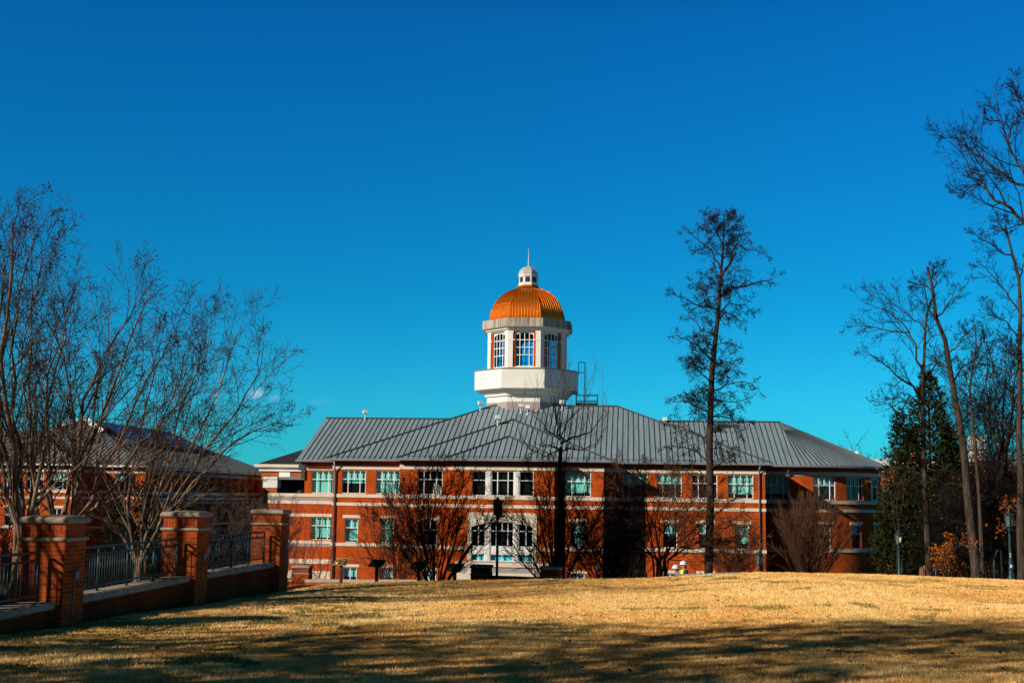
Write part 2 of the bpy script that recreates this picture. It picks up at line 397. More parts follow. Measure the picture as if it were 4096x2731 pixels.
# patchiness
def vnoise(x, y, s, seed):
    r = np.random.default_rng(seed); G = r.random((256, 256)); x = x * s + 1000; y = y * s + 1000
    xi, yi = np.floor(x).astype(int), np.floor(y).astype(int); fx, fy = x - xi, y - yi
    fx = fx * fx * (3 - 2 * fx); fy = fy * fy * (3 - 2 * fy)
    g = lambda a, b_: G[a % 256, b_ % 256]
    return (g(xi, yi) * (1 - fx) + g(xi + 1, yi) * fx) * (1 - fy) + (g(xi, yi + 1) * (1 - fx) + g(xi + 1, yi + 1) * fx) * fy
pn = .5 * vnoise(Xb, Yb, .45, 1) + .3 * vnoise(Xb, Yb, 1.7, 2) + .2 * vnoise(Xb, Yb, 6, 3)
fh = vnoise(Xb, Yb, 9, 22)
ht = (.5 + fh) * (.014 + .034 * rng.random(NB)) * (.5 + .9 * pn)
az = rng.random(NB) * 2 * np.pi; wd = .0022 + .003 * rng.random(NB); wd *= (Yb / 20) ** .6
lean = ht * (.1 + .75 * rng.random(NB)); la = rng.random(NB) * 2 * np.pi
V = np.empty((NB, 3, 3), np.float32)
cx, sx = np.cos(az) * wd, np.sin(az) * wd
V[:, 0, 0] = Xb - cx; V[:, 0, 1] = Yb - sx; V[:, 0, 2] = Zb - .006
V[:, 1, 0] = Xb + cx; V[:, 1, 1] = Yb + sx; V[:, 1, 2] = Zb - .006
V[:, 2, 0] = Xb + np.cos(la) * lean; V[:, 2, 1] = Yb + np.sin(la) * lean; V[:, 2, 2] = Zb + ht
me = bpy.data.meshes.new('lawn_grass'); me.vertices.add(NB * 3); me.vertices.foreach_set('co', V.ravel())
me.loops.add(NB * 3); me.loops.foreach_set('vertex_index', np.arange(NB * 3, dtype=np.int32))
me.polygons.add(NB); me.polygons.foreach_set('loop_start', np.arange(0, NB * 3, 3, dtype=np.int32)); me.polygons.foreach_set('loop_total', np.full(NB, 3, np.int32))
at_ = me.attributes.new('tone', 'FLOAT', 'POINT'); fine = vnoise(Xb, Yb, 14, 21); tone = np.clip(.42 + 1.0 * (pn - .5) + .9 * (fine - .5) + .6 * (rng.random(NB) - .5), 0, 1)
at_.data.foreach_set('value', np.repeat(tone, 3).astype(np.float32))
gn = vnoise(Xb, Yb, .8, 9) * vnoise(Xb, Yb, 2.3, 10)
left = np.clip(1 - (Xb - fence_x(Yb)) / 6, 0, 1)
grn = ((gn + .24 * left) > .50) & (rng.random(NB) < .75)
a2 = me.attributes.new('green', 'FLOAT', 'POINT'); a2.data.foreach_set('value', np.repeat(grn.astype(np.float32), 3))
me.update(); me.validate()
m, nt_, b = nodes_of('grass'); N_, L_ = nt_.nodes, nt_.links
a1 = N_.new('ShaderNodeAttribute'); a1.attribute_name = 'tone'; a3 = N_.new('ShaderNodeAttribute'); a3.attribute_name = 'green'
c = ramp_(a1.outputs['Fac'], [(.0, (.58, .21, .035)), (.3, (.97, .55, .155)), (1., (1., .82, .41))])
mx = N_.new('ShaderNodeMix'); mx.data_type = 'RGBA'; L_.new(a3.outputs['Fac'], mx.inputs[0]); L_.new(c, mx.inputs[6]); mx.inputs[7].default_value = (.12, .13, .03, 1)
L_.new(mx.outputs[2], b.inputs['Base Color']); b.inputs['Roughness'].default_value = .9; b.inputs['Specular IOR Level'].default_value = .03
me.materials.append(MATS['grass'])
o = bpy.data.objects.new('lawn_grass', me); COL.objects.link(o); tag(o, 'dry straw coloured dormant grass covering the sloping lawn', 'grass', kind='stuff')

# fallen leaves scattered over the lawn
rnd = random.Random(8); mb = MB()
for i in range(150):
    Y = 13.5 * (38 / 13.5) ** (rnd.random() ** .9); X = rnd.uniform(-.40, .42) * Y
    if X < fence_x(Y) + .2: continue
    z = gz(X, Y) + .035; a = rnd.random() * 6.28; r = rnd.uniform(.025, .055); h = rnd.uniform(-.02, .035)
    c, s_ = math.cos(a), math.sin(a)
    mb.face([(X - c * r, Y - s_ * r, z), (X + s_ * r * .5, Y - c * r * .5, z + h), (X + c * r, Y + s_ * r, z + .02), (X - s_ * r * .5, Y + c * r * .5, z + .03)])
tag(mb.build('fallen_leaves', 'twig_brown'), 'small brown dead leaves scattered thinly over the dry lawn', 'leaves', kind='stuff')

# ------------------------------------------------------------------ brick fence on the left of the lawn
YAW = rad(-5.5)
fence = empty('brick_fence', (0, 0, 0), 0, 'brick fence of tall capped pillars with low walls and green metal railings beside the lawn', 'fence')
pc = [at(260, 2200, 20.6), at(788, 2150, 27.3), at(1124, 2120, 33.2)]   # right front corners
ux, uy = Vector((math.cos(YAW), math.sin(YAW), 0)), Vector((-math.sin(YAW), math.cos(YAW), 0))
H = .395
cen = []
for p in pc:
    q = Vector((p.x, p.y, 0)) - ux * H + uy * H; cen.append(q)
ZCAP = -.42
def roundslab(mb, hw, z0, z1, n=4, mi=0):
    """square slab with a half-round (bullnose) edge"""
    r = (z1 - z0) / 2; zc = (z0 + z1) / 2; rings = []
    for i in range(n * 2 + 1):
        a = -math.pi / 2 + math.pi * i / (n * 2); rings.append((hw - r + r * math.cos(a), zc + r * math.sin(a)))
    for (h, z), (h2, z2) in zip(rings, rings[1:]):
        A = [(-h, -h), (h, -h), (h, h), (-h, h)]; B_ = [(-h2, -h2), (h2, -h2), (h2, h2), (-h2, h2)]
        for k in range(4):
            k2 = (k + 1) % 4
            mb.face([(*A[k], z), (*A[k2], z), (*B_[k2], z2), (*B_[k], z2)], mi, False)
    h = rings[-1][0]; mb.face([(-h, -h, z1), (h, -h, z1), (h, h, z1), (-h, h, z1)], mi); h = rings[0][0]; mb.face([(-h, -h, z0), (-h, h, z0), (h, h, z0), (h, -h, z0)], mi)
    return h
def pillar(loc, parent, zbot, hw=.395, yaw=YAW, ztop=ZCAP, light=True, name='pillar'):
    mb = MB(); T = ztop
    mb.box(-hw, hw, -hw, hw, zbot, T - .41, 0)
    mb.box(-hw + .012, hw - .012, -hw + .012, hw - .012, T - .34, T - .13, 1)
    p = mb.build(name, ['pillar_brick', 'soldier_brick'], parent, loc, yaw, uv=True)
    mb = MB(); roundslab(mb, hw + .05, T - .125, T); 
    h = hw - .02
    mb.face([(-h, -h, T + .003), (h, -h, T + .003), (0, 0, T + .03)]); mb.face([(h, -h, T + .003), (h, h, T + .003), (0, 0, T + .03)]); mb.face([(h, h, T + .003), (-h, h, T + .003), (0, 0, T + .03)]); mb.face([(-h, h, T + .003), (-h, -h, T + .003), (0, 0, T + .03)])
    mb.build('cap', 'coping_stone', p)
    mb = MB(); roundslab(mb, hw + .035, T - .41, T - .34); mb.build('ledge', 'coping_stone', p)
    if light:
        mb = MB(); mb.box(hw + .002, hw + .07, -.09, .05, T - 1.02, T - .90); mb.box(hw + .002, hw + .10, -.10, .06, T - .905, T - .895)
        mb.tube([(hw + .012, -.02, T - 1.02), (hw + .012, -.02, T - 1.9)], [.01, .01], 6)
        mb.build('outlet_box', 'box_grey', p)
    return p
for q in cen: pillar(q, fence, -2.75)
pre = [cen[0] + Vector((-math.sin(rad(4)), -math.cos(rad(4)), 0)) * 7.0] + cen
for k in range(3):
    a, b_ = pre[k], pre[k + 1]; d = (b_ - a); d.z = 0; Ln = d.length; d.normalize(); yaw = math.atan2(d.y, d.x)
    s0, s1 = H * 1.0, Ln - H * 1.0
    loc = a
    mb = MB(); mb.box(s0 - .02, s1 + .02, -.17, .17, -2.9, -1.93)
    wl = mb.build('low_wall', ['shaded_brick'], fence, loc, yaw, uv=True)
    # bullnosed coping
    mb = MB(); prof = []
    for i in range(9):
        an = -math.pi / 2 + math.pi * i / 8; prof.append((.22 + .06 * math.cos(an), -1.86 + .065 * math.sin(an)))
    prof = prof + [(-y, z) for y, z in reversed(prof)]
    nseg = 5
    for g in range(nseg):
        x0 = lerp(s0, s1, g / nseg) + .006; x1 = lerp(s0, s1, (g + 1) / nseg) - .006
        for i in range(len(prof)):
            p_, q_ = prof[i], prof[(i + 1) % len(prof)]
            mb.face([(x0, p_[0], p_[1]), (x1, p_[0], p_[1]), (x1, q_[0], q_[1]), (x0, q_[0], q_[1])], 0, False)
        mb.face([(x0, y, z) for y, z in prof]); mb.face([(x1, y, z) for y, z in reversed(prof)])
    mb.build('coping', 'coping_stone', wl)
    # railing
    r0, r1 = s0 + .12, s1 - .12
    mb = MB(); ZT, ZM, ZB = -1.0, -1.13, -1.69
    e = .05
    mb.tube([(r0, 0, ZM), (r0, 0, ZT - e), (r0 + e * .3, 0, ZT - e * .3), (r0 + e, 0, ZT), (r1 - e, 0, ZT), (r1 - e * .3, 0, ZT - e * .3), (r1, 0, ZT - e), (r1, 0, ZM)], [.024] * 8, 8)
    rl = mb.build('railing', 'rail_paint', fence, loc, yaw)
    mb = MB(); mb.tube([(r0, 0, ZM), (r1, 0, ZM)], [.022] * 2, 8); mb.build('middle_rail', 'rail_paint', rl)
    mb = MB(); mb.tube([(r0, 0, ZB), (r1, 0, ZB)], [.02] * 2, 8); mb.build('bottom_rail', 'rail_paint', rl)
    npst = 4 if k < 2 else 4
    for i in range(npst + 1):
        x = lerp(r0, r1, i / npst); mb = MB()
        mb.tube([(x, 0, -1.80), (x, 0, ZT if 0 < i < npst else ZM)], [.024] * 2, 8); mb.tube([(x, 0, -1.80), (x, 0, -1.785)], [.05, .05], 10)
        mb.build('post', 'rail_paint', rl)
        if i < npst:
            xm = lerp(r0, r1, (i + .5) / npst); mb = MB(); mb.tube([(xm, 0, ZM), (xm, 0, ZT)], [.02] * 2, 6); mb.build('stub_post', 'rail_paint', rl)
    nb = int((r1 - r0) / .115)
    for i in range(1, nb):
        x = lerp(r0, r1, i / nb)
        if min(abs(x - lerp(r0, r1, j / npst)) for j in range(npst + 1)) < .04: continue
        mb = MB(); mb.tube([(x, 0, ZB), (x, 0, ZM)], [.0085] * 2, 5); mb.build('baluster', 'rail_paint', rl)

# low retaining wall with three piers beyond the crest
rw = empty('retaining_wall', (0, 0, 0), 0, 'low brick wall with stone coping and three stubby capped piers beyond the lawn', 'wall')
pp = [(at(1208, 2300, 62), -3.48), (at(1926, 2300, 54), -2.90), (at(2205, 2300, 51), -2.77)]
for (p, zt), hw in zip(pp, (.42, .43, .43)):
    pillar(Vector((p.x, p.y, 0)), rw, -6.2, hw, rad(-4), zt, False, 'pier')
def lowwall(a, za, b_, zb, th=.3):
    d = b_ - a; d.z = 0; Ln = d.length; yaw = math.atan2(d.y, d.x); mb = MB()
    for mi, (h, t0, t1) in enumerate(((th / 2, -2.4, -.14), (th / 2 + .05, -.138, 0))):
        P = [(0, -h, za + t0), (Ln, -h, zb + t0), (Ln, h, zb + t0), (0, h, za + t0), (0, -h, za + t1), (Ln, -h, zb + t1), (Ln, h, zb + t1), (0, h, za + t1)]
        n = len(mb.v); mb.v.extend(P)
        for q in ((0, 3, 2, 1), (4, 5, 6, 7), (0, 1, 5, 4), (1, 2, 6, 5), (2, 3, 7, 6), (3, 0, 4, 7)): mb.f.append(tuple(n + i for i in q)); mb.mi.append(mi); mb.sm.append(False)
    return mb.build('low_wall', ['soldier_brick', 'coping_stone'], rw, Vector((a.x, a.y, 0)), yaw, uv=True)
A, B_, C_ = [p for p, _ in pp]
dAB = (B_ - A).normalized(); 
lowwall(A + dAB * .45, -4.12, B_ - dAB * .45, -3.55); dBC = (C_ - B_).normalized(); lowwall(B_ + dBC * .45, -3.32, C_ - dBC * .45, -3.22)
lowwall(A - Vector((3.5, -1.2, 0)), -4.12, A - Vector((.44, -.1, 0)), -4.12)
# ------------------------------------------------------------------ buildings
TH = rad(5.5)
ORG = at(1414, 1979, 109.5); ORG.z = 0
EZ = 3.15; SL = .43; OH = .62
def mapper(w):
    return lambda s, z, d: (s, -w + d, z)
def arcmap(cu, cw, R):
    return lambda s, z, d: (cu + (R - d) * math.sin(s), -cw - (R - d) * math.cos(s), z)
def wall_grid(mb, M, s0, s1, z0, z1, holes, dep, ds=None, mi=0):
    ss = {s0, s1}; zs = {z0, z1}
    for (a, b, c, d) in holes: ss |= {a, b}; zs |= {c, d}
    if ds:
        n = max(1, int((s1 - s0) / ds)); ss |= {s0 + (s1 - s0) * i / n for i in range(n + 1)}
    ss = sorted(x for x in ss if s0 - 1e-6 <= x <= s1 + 1e-6); zs = sorted(zs)
    for a, b in zip(ss, ss[1:]):
        for c, d in zip(zs, zs[1:]):
            m_, n_ = (a + b) / 2, (c + d) / 2
            if any(h[0] < m_ < h[1] and h[2] < n_ < h[3] for h in holes): continue
            mb.face([M(a, c, 0), M(b, c, 0), M(b, d, 0), M(a, d, 0)], mi)
    for (a, b, c, d) in holes:
        mb.face([M(a, c, 0), M(a, d, 0), M(a, d, dep), M(a, c, dep)], mi); mb.face([M(b, c, 0), M(b, c, dep), M(b, d, dep), M(b, d, 0)], mi)
        mb.face([M(a, d, 0), M(b, d, 0), M(b, d, dep), M(a, d, dep)], mi); mb.face([M(a, c, 0), M(a, c, dep), M(b, c, dep), M(b, c, 0)], mi)
def bar(mb, M, a, b, c, d, d0, d1, mi=0, n=1):
    """block on a mapped wall: s a..b, z c..d, depth d0..d1 (negative = proud)"""
    for i in range(n):
        p, q = lerp(a, b, i / n), lerp(a, b, (i + 1) / n)
        P = [M(p, c, d0), M(q, c, d0), M(q, c, d1), M(p, c, d1), M(p, d, d0), M(q, d, d0), M(q, d, d1), M(p, d, d1)]
        k = len(mb.v); mb.v.extend(P)
        for f in ((0, 1, 2, 3), (4, 7, 6, 5), (0, 4, 5, 1), (3, 2, 6, 7)): mb.f.append(tuple(k + j for j in f)); mb.mi.append(mi); mb.sm.append(False)
        for f, on in (((0, 3, 7, 4), i == 0), ((1, 5, 6, 2), i == n - 1)):
            if on: mb.f.append(tuple(k + j for j in f)); mb.mi.append(mi); mb.sm.append(False)
def part_bar(root, name, m, *a):
    mb = MB(); bar(mb, *a); return mb.build(name, m, root)
def window(root, M, a, b, c, d, kind, blind, R=1., frame='frame_paint', pane='pane_dark', seen=True):
    """R turns metres into s units; blind = how far the blind is drawn down (0..1), or 'curtain'"""
    w = (b - a); t = .035 * R; mb = MB(); F0, F1 = .07, .15
    bar(mb, M, a, a + 1.7 * t, c, d, F0, F1); bar(mb, M, b - 1.7 * t, b, c, d, F0, F1)
    bar(mb, M, a + 1.7 * t, b - 1.7 * t, d - .06, d, F0, F1); bar(mb, M, a + 1.7 * t, b - 1.7 * t, c, c + .06, F0 - .02, F1)
    tr = d - .375 * (d - c); xs = []
    if kind == 'wide': up, lo = (.25, .5, .75), (.25, .75)
    elif kind == 'narrow': up, lo = (.5,), ()
    elif kind == 'tall': up, lo = (.5,), (.5,)
    elif kind == 'single': up, lo = (), ()
    elif kind == 'low': up, lo, tr = (), (.5,), None
    elif kind == 'third': up, lo = (.27, .73), (.27, .73)
    if tr is not None: bar(mb, M, a + 1.7 * t, b - 1.7 * t, tr - .032, tr + .032, F0 + .004, F1)
    for f in up:
        x = lerp(a, b, f); bar(mb, M, x - t, x + t, (tr + .032) if tr else c + .06, d - .06, F0 + .008, F1)
    for f in lo:
        x = lerp(a, b, f); bar(mb, M, x - t, x + t, c + .06, (tr - .032) if tr else d - .06, F0 + .008, F1)
    fr = mb.build('window', frame, root)
    mb = MB(); mb.face([M(a, c, .335), M(b, c, .335), M(b, d, .335), M(a, d, .335)]); mb.build('pane', pane, fr)
    if blind == 'curtain':
        mb = MB()
        for (p, q, h) in ((.60, .72, .55), (.80, .97, .42)):
            A_, B2 = lerp(a, b, p), lerp(a, b, q); mb.face([M(A_, c + .07, .30), M(B2, c + .07, .30), M(lerp(A_, B2, .75), c + h * (d - c) * .8, .30), M(A_, c + h * (d - c), .30)])
        mb.build('curtain', 'curtain', fr)
    elif blind:
        zb = d - blind * (d - c); mb = MB(); n = 6
        e = .03 * R
        for i in range(n):
            p, q = lerp(a + e, b - e, i / n), lerp(a + e, b - e, (i + 1) / n)
            mb.face([M(p, zb, .325 - .004 * (i % 2)), M(q, zb, .325 - .004 * ((i + 1) % 2)), M(q, d, .325 - .004 * ((i + 1) % 2)), M(p, d, .325 - .004 * (i % 2))])
        mb.build('blind', 'blind', fr)
    return fr

def clip_s(poly, s):
    ys = []
    for i in range(len(poly)):
        (a, b), (c, d) = poly[i], poly[(i + 1) % len(poly)]
        if (a - s) * (c - s) < 0: ys.append(b + (d - b) * (s - a) / (c - a))
    return (min(ys), max(ys)) if len(ys) >= 2 else None
def roof_plane(mb, poly, zf, along='x', step=.48, seam=True, t=.04):
    """poly in (u, y) plan, zf(u,y) height; standing seams run up the slope (along y when along=='x')"""
    mb.face([(x, y, zf(x, y)) for x, y in poly], 0)
    if not seam: return
    if along == 'x': pl2 = poly; mk = lambda s, q: (s, q)
    else: pl2 = [(y, x) for x, y in poly]; mk = lambda s, q: (q, s)
    lo, hi = min(p[0] for p in pl2), max(p[0] for p in pl2)
    n = int((hi - lo) / step)
    for i in range(1, n + 1):
        s = lo + i * step
        r = clip_s(pl2, s)
        if not r or r[1] - r[0] < .15: continue
        P = []
        for q in r:
            for ds in (-.022, .022):
                x, y = mk(s + ds, q); z = zf(*mk(s, q)); P += [(x, y, z - .01), (x, y, z + .058)]
        a, b, c, d, e, f, g, h = P
        mb.face([a, e, f, b], 1); mb.face([c, d, h, g], 1); mb.face([b, f, h, d], 1); mb.face([a, b, d, c], 1); mb.face([e, g, h, f], 1)
def ridge(mb, p, q, w=.15, h=.12, mi=1):
    p, q = Vector(p), Vector(q); d = (q - p).normalized(); sd = Vector((-d.y, d.x, 0)).normalized() * w
    up = Vector((0, 0, h))
    A = [p - sd - up * .6, p + up, p + sd - up * .6]; B_ = [q - sd - up * .6, q + up, q + sd - up * .6]
    mb.face([A[0], A[1], B_[1], B_[0]], mi); mb.face([A[1], A[2], B_[2], B_[1]], mi)
def hip_roof(root, u0, u1, wf, wb, z0=EZ, hipL=True, hipR=True, step=.48, mats=('roof_metal', 'seam_metal', 'gutter_metal'), back=True):
    """eaves rectangle u0..u1, front at w=wf, back at w=wb (wb<wf)"""
    y0, y1 = -wf, -wb; r = (y1 - y0) / 2; ym = (y0 + y1) / 2; mb = MB()
    a, b = (u0 + r if hipL else u0), (u1 - r if hipR else u1)
    roof_plane(mb, [(u0, y0), (u1, y0), (b, ym), (a, ym)], lambda x, y: z0 + SL * (y - y0), 'x', step)
    roof_plane(mb, [(u1, y1), (u0, y1), (a, ym), (b, ym)], lambda x, y: z0 + SL * (y1 - y), 'x', step, False)
    zr = z0 + SL * r
    if hipL: roof_plane(mb, [(u0, y1), (u0, y0), (a, ym)], lambda x, y: z0 + SL * (x - u0), 'y', step); ridge(mb, (u0, y0, z0), (a, ym, zr))
    if hipR: roof_plane(mb, [(u1, y0), (u1, y1), (b, ym)], lambda x, y: z0 + SL * (u1 - x), 'y', step); ridge(mb, (u1, y0, z0), (b, ym, zr))
    ridge(mb, (a, ym, zr), (b, ym, zr))
    mb.box(u0 + .5, u1 - .5, y0 + .12, y0 + .16, z0 + .20, z0 + .235, 1); # snow guard rail
    mb.face([(u0, y0, z0 - .15), (u1, y0, z0 - .15), (u1, y1, z0 - .15), (u0, y1, z0 - .15)], 3)
    rf = mb.build('roof', list(mats) + ['soffit'], root)
    mb = MB(); g = .13
    mb.box(u0 - g, u1 + g, y0 - g, y0, z0 - .17, z0 + .012); mb.box(u0 - g, u0, y0, y1, z0 - .17, z0 + .01); mb.box(u1, u1 + g, y0, y1, z0 - .17, z0 + .01)
    mb.build('gutter', mats[2], rf)
    return rf
def gablet(root, u0, u1, wf, z0, w_back, mats=('roof_metal', 'seam_metal', 'gutter_metal'), step=.48):
    """a hipped front with its ridge running back into the roof behind"""
    y0 = -wf; r = (u1 - u0) / 2; um = (u0 + u1) / 2; mb = MB(); yb = -w_back   # eave line of the roof behind
    roof_plane(mb, [(u0, y0), (u1, y0), (um, y0 + r)], lambda x, y: z0 + SL * (y - y0), 'x', step)
    roof_plane(mb, [(u0, yb), (u0, y0), (um, y0 + r), (um, yb + r)], lambda x, y: z0 + SL * (x - u0), 'y', step)
    roof_plane(mb, [(u1, y0), (u1, yb), (um, yb + r), (um, y0 + r)], lambda x, y: z0 + SL * (u1 - x), 'y', step)
    zr = z0 + SL * r
    ridge(mb, (u0, y0, z0), (um, y0 + r, zr)); ridge(mb, (u1, y0, z0), (um, y0 + r, zr)); ridge(mb, (um, y0 + r, zr), (um, yb + r, zr))
    mb.box(u0 + .6, u1 - .6, y0 + .30, y0 + .34, z0 + .22, z0 + .25, 1)
    mb.face([(u0, y0, z0 - .15), (u1, y0, z0 - .15), (u1, yb, z0 - .15), (u0, yb, z0 - .15)], 3)
    rf = mb.build('roof', list(mats) + ['soffit'], root)
    g = .13; mb = MB(); mb.box(u0 - g, u1 + g, y0 - g, y0, z0 - .17, z0 + .012); mb.box(u0 - g, u0, y0, yb, z0 - .17, z0 + .01); mb.box(u1, u1 + g, y0, yb, z0 - .17, z0 + .01)
    mb.build('gutter', mats[2], rf)
    return rf

GB = -10.5        # foot of the buildings
bd = empty('academic_building', ORG, -TH, 'long brick building with grey seamed roofs and a white tower under a copper dome', 'building')
BANDS = [(2.24, 2.60, .05), (-.20, .09, .07), (-.92, -.65, .05), (-4.42, -4.14, .06)]
WD, NW = 2.14, 1.18
def block(root, w, s0, s1, wides, narrows, lows, top=EZ - .15, ret_l=None, ret_r=None, bands=True):
    """one flat stretch of brick front"""
    M = mapper(w); holes = []; mb = MB()
    for c, bl in wides: holes.append((c - WD / 2, c + WD / 2, .13, 2.16))
    for c, bl in narrows: holes.append((c - NW / 2, c + NW / 2, -4.10, -2.07))
    for c in lows: holes.append((c - NW / 2, c + NW / 2, -7.6, -6.26))
    wall_grid(mb, M, s0, s1, GB, top, holes, .34)
    if ret_l is not None: mb.face([(s0, -w, GB), (s0, -w, top), (s0, -ret_l, top), (s0, -ret_l, GB)])
    if ret_r is not None: mb.face([(s1, -w, GB), (s1, -ret_r, GB), (s1, -ret_r, top), (s1, -w, top)])
    wl = mb.build('wall', 'brick', root, uv=True)
    for z0, z1, p in BANDS:
        mb = MB()
        e = p if ret_r is not None else 0; f = p if ret_l is not None else 0
        bar(mb, M, s0 - f, s1 + e, z0, z1, -p, -.002)
        if ret_r is not None: mb.box(s1 + .001, s1 + p, -w - .001, -ret_r, z0, z1)
        if ret_l is not None: mb.box(s0 - p, s0 - .001, -w - .001, -ret_l, z0, z1)
        mb.build('stone_band', 'stone', root)
    for c, bl in narrows: part_bar(root, 'lintel', 'stone', M, c - .8, c + .8, -1.99, -1.73, -.045, -.002)
    for c in lows: part_bar(root, 'lintel', 'stone', M, c - .8, c + .8, -6.22, -5.98, -.045, -.002)
    for c, bl in wides: window(root, M, c - WD / 2, c + WD / 2, .13, 2.16, 'wide', bl)
    for c, bl in narrows: window(root, M, c - NW / 2, c + NW / 2, -4.10, -2.07, 'narrow', bl)
    for c in lows: window(root, M, c - NW / 2, c + NW / 2, -7.6, -6.26, 'low', .6)
    return M
PM, PA, PL, PDR = 3.0, 3.8, -5.0, -4.0         # wall planes: middle block, centre front, left wing
# left wing (set back)
block(bd, PL, -5.75, -1.90, [(-4.05, .97)], [], [], ret_l=-24)
# its wider lower storeys
mb = MB(); M = mapper(PL + .35); wall_grid(mb, M, -9.0, -1.90, GB, -.22, [(-4.95, -2.85, -4.1, -2.05)], .34); mb.face([(-9, -PL - .35, GB), (-9, -PL - .35, -.22), (-9, 20, -.22), (-9, 20, GB)]); mb.face([(-9, -PL - .35, -.22), (-1.9, -PL - .35, -.22), (-1.9, -PL, -.22), (-9, 20, -.22)])
mb.build('wall', 'brick', bd, uv=True)
for z0, z1, p in ((-.21, .09, .08), (-.86, -.57, .06), (-2.01, -1.74, .05), (-4.45, -4.19, .06), (-6.25, -5.84, .06), (-8.2, -6.9, .05)): part_bar(bd, 'stone_band', 'stone', M, -9.05, -1.92, z0, z1, -p, .02)
for z0, z1 in ((-.57, -.21), (-4.72, -4.45)): part_bar(bd, 'stone_panel', 'grey_stone', M, -9.02, -1.925, z0, z1, -.03, .02)
window(bd, M, -4.95, -2.85, -4.1, -2.05, 'wide', .9)
# left of the middle
block(bd, 0, -1.88, 4.65, [(0, .55), (3.03, .98)], [(-.10, .92), (3.07, .95)], [-.10, 3.07], ret_l=-6)
# middle block, both sides of the centre front
block(bd, PM, 4.65, 9.35, [(7.26, 'curtain')], [(7.35, 0)], [7.35], ret_l=-1)
block(bd, PM, 17.85, 21.95, [(19.83, .85)], [(19.83, .93)], [19.83], ret_r=-1)
# right wing
block(bd, 0, 21.9, 35.62, [(24.6, .5), (27.5, .48), (30.52, 0), (33.56, .80)], [(24.6, .6), (27.58, .5), (30.58, .45), (33.64, .78)], [24.6, 27.58, 30.58], ret_r=-6)
# centre front with the triple window and the arched entrance
M = mapper(PA); s0, s1 = 9.33, 17.87; mb = MB()
A0, A1 = 10.97, 16.14
wall_grid(mb, M, s0, s1, GB, EZ - .15, [(A0, A1, .10, 2.17), (A0 - .30, A1 + .30, -6.4, -1.30)], .36)
mb.face([(s1, -PA, GB), (s1, -PM, GB), (s1, -PM, 3), (s1, -PA, 3)]); mb.face([(s0, -PA, GB), (s0, -PM, GB), (s0, -PM, 3), (s0, -PA, 3)])
mb.build('wall', 'brick', bd, uv=True)
for z0, z1, p in BANDS[:3]: part_bar(bd, 'stone_band', 'stone', M, s0 - p, s1 + p, z0, z1, -p, -.002)
for a, b_ in ((s0 - .06, A0 - .31), (A1 + .31, s1 + .06)): part_bar(bd, 'stone_band', 'stone', M, a, b_, -4.42, -4.14, -.06, -.002)
mb = MB()
# stone arch surround: segmental
def arc_z(s): return -2.48 + .40 * (1 - ((s - (A0 + A1) / 2) / ((A1 - A0) / 2)) ** 2)
n = 20
bar(mb, M, A0 - .30, A0 - .001, -6.4, -1.30, -.06, .30); bar(mb, M, A1 + .001, A1 + .30, -6.4, -1.30, -.06, .30)
for i in range(n):
    a, b_ = lerp(A0, A1, i / n), lerp(A0, A1, (i + 1) / n)
    za, zb = arc_z(a), arc_z(b_)
    mb.face([M(a, za, -.06), M(b_, zb, -.06), M(b_, -1.30, -.06), M(a, -1.30, -.06)]); mb.face([M(a, za, -.06), M(a, za, .30), M(b_, zb, .30), M(b_, zb, -.06)])
mb.face([M(A0, -1.30, -.06), M(A1, -1.30, -.06), M(A1, -1.30, .2), M(A0, -1.30, .2)])
mb.build('arch_surround', 'stone', bd)
for z0, z1, p in ((-5.76, -5.42, .16), (-7.6, -6.26, .10)): part_bar(bd, 'stone_band', 'stone', M, A0 - 1.3, A1 + 1.3, z0, z1, -p, .3)
for z0, z1, p in ((-6.26, -5.76, .05), (-5.42, -5.30, .12)): part_bar(bd, 'stone_panel', 'grey_stone', M, A0 - 1.28, A1 + 1.28, z0, z1, -p, .3)
# white pilasters
def post_pair(z0, z1, d0):
    for a, b_ in ((12.13, 12.58), (14.50, 14.95)):
        mb = MB(); bar(mb, M, a, b_, z0, z1, d0, .3); bar(mb, M, a + .09, b_ - .09, z0 + .12, z1 - .1, d0 - .035, d0 + .001)
        mb.build('pilaster', 'white_paint', bd)
post_pair(.10, 2.17, .02); post_pair(-5.30, -2.05, .0)
for a, b_, k in ((A0, 12.13, 'single'), (12.58, 14.50, 'third'), (14.95, A1, 'single')): window(bd, M, a, b_, .10, 2.17, k, 0, 1.1)
for a, b_, k in ((A0, 12.13, 'tall'), (12.58, 14.50, 'wide'), (14.95, A1, 'tall')):
    window(bd, M, a, b_, -4.10, -2.02, k, 0, 1.1)
    mb = MB(); bar(mb, M, a, b_, -4.69, -4.10, .05, .3); bar(mb, M, a + .15, b_ - .15, -4.60, -4.20, .03, .05); mb.build('spandrel', 'white_paint', bd)
    fr = window(bd, M, a, b_, -5.30, -4.69, 'low', 0, 1.1, pane='sky_pane')  # cyan of reflected sky is put into the pane colour
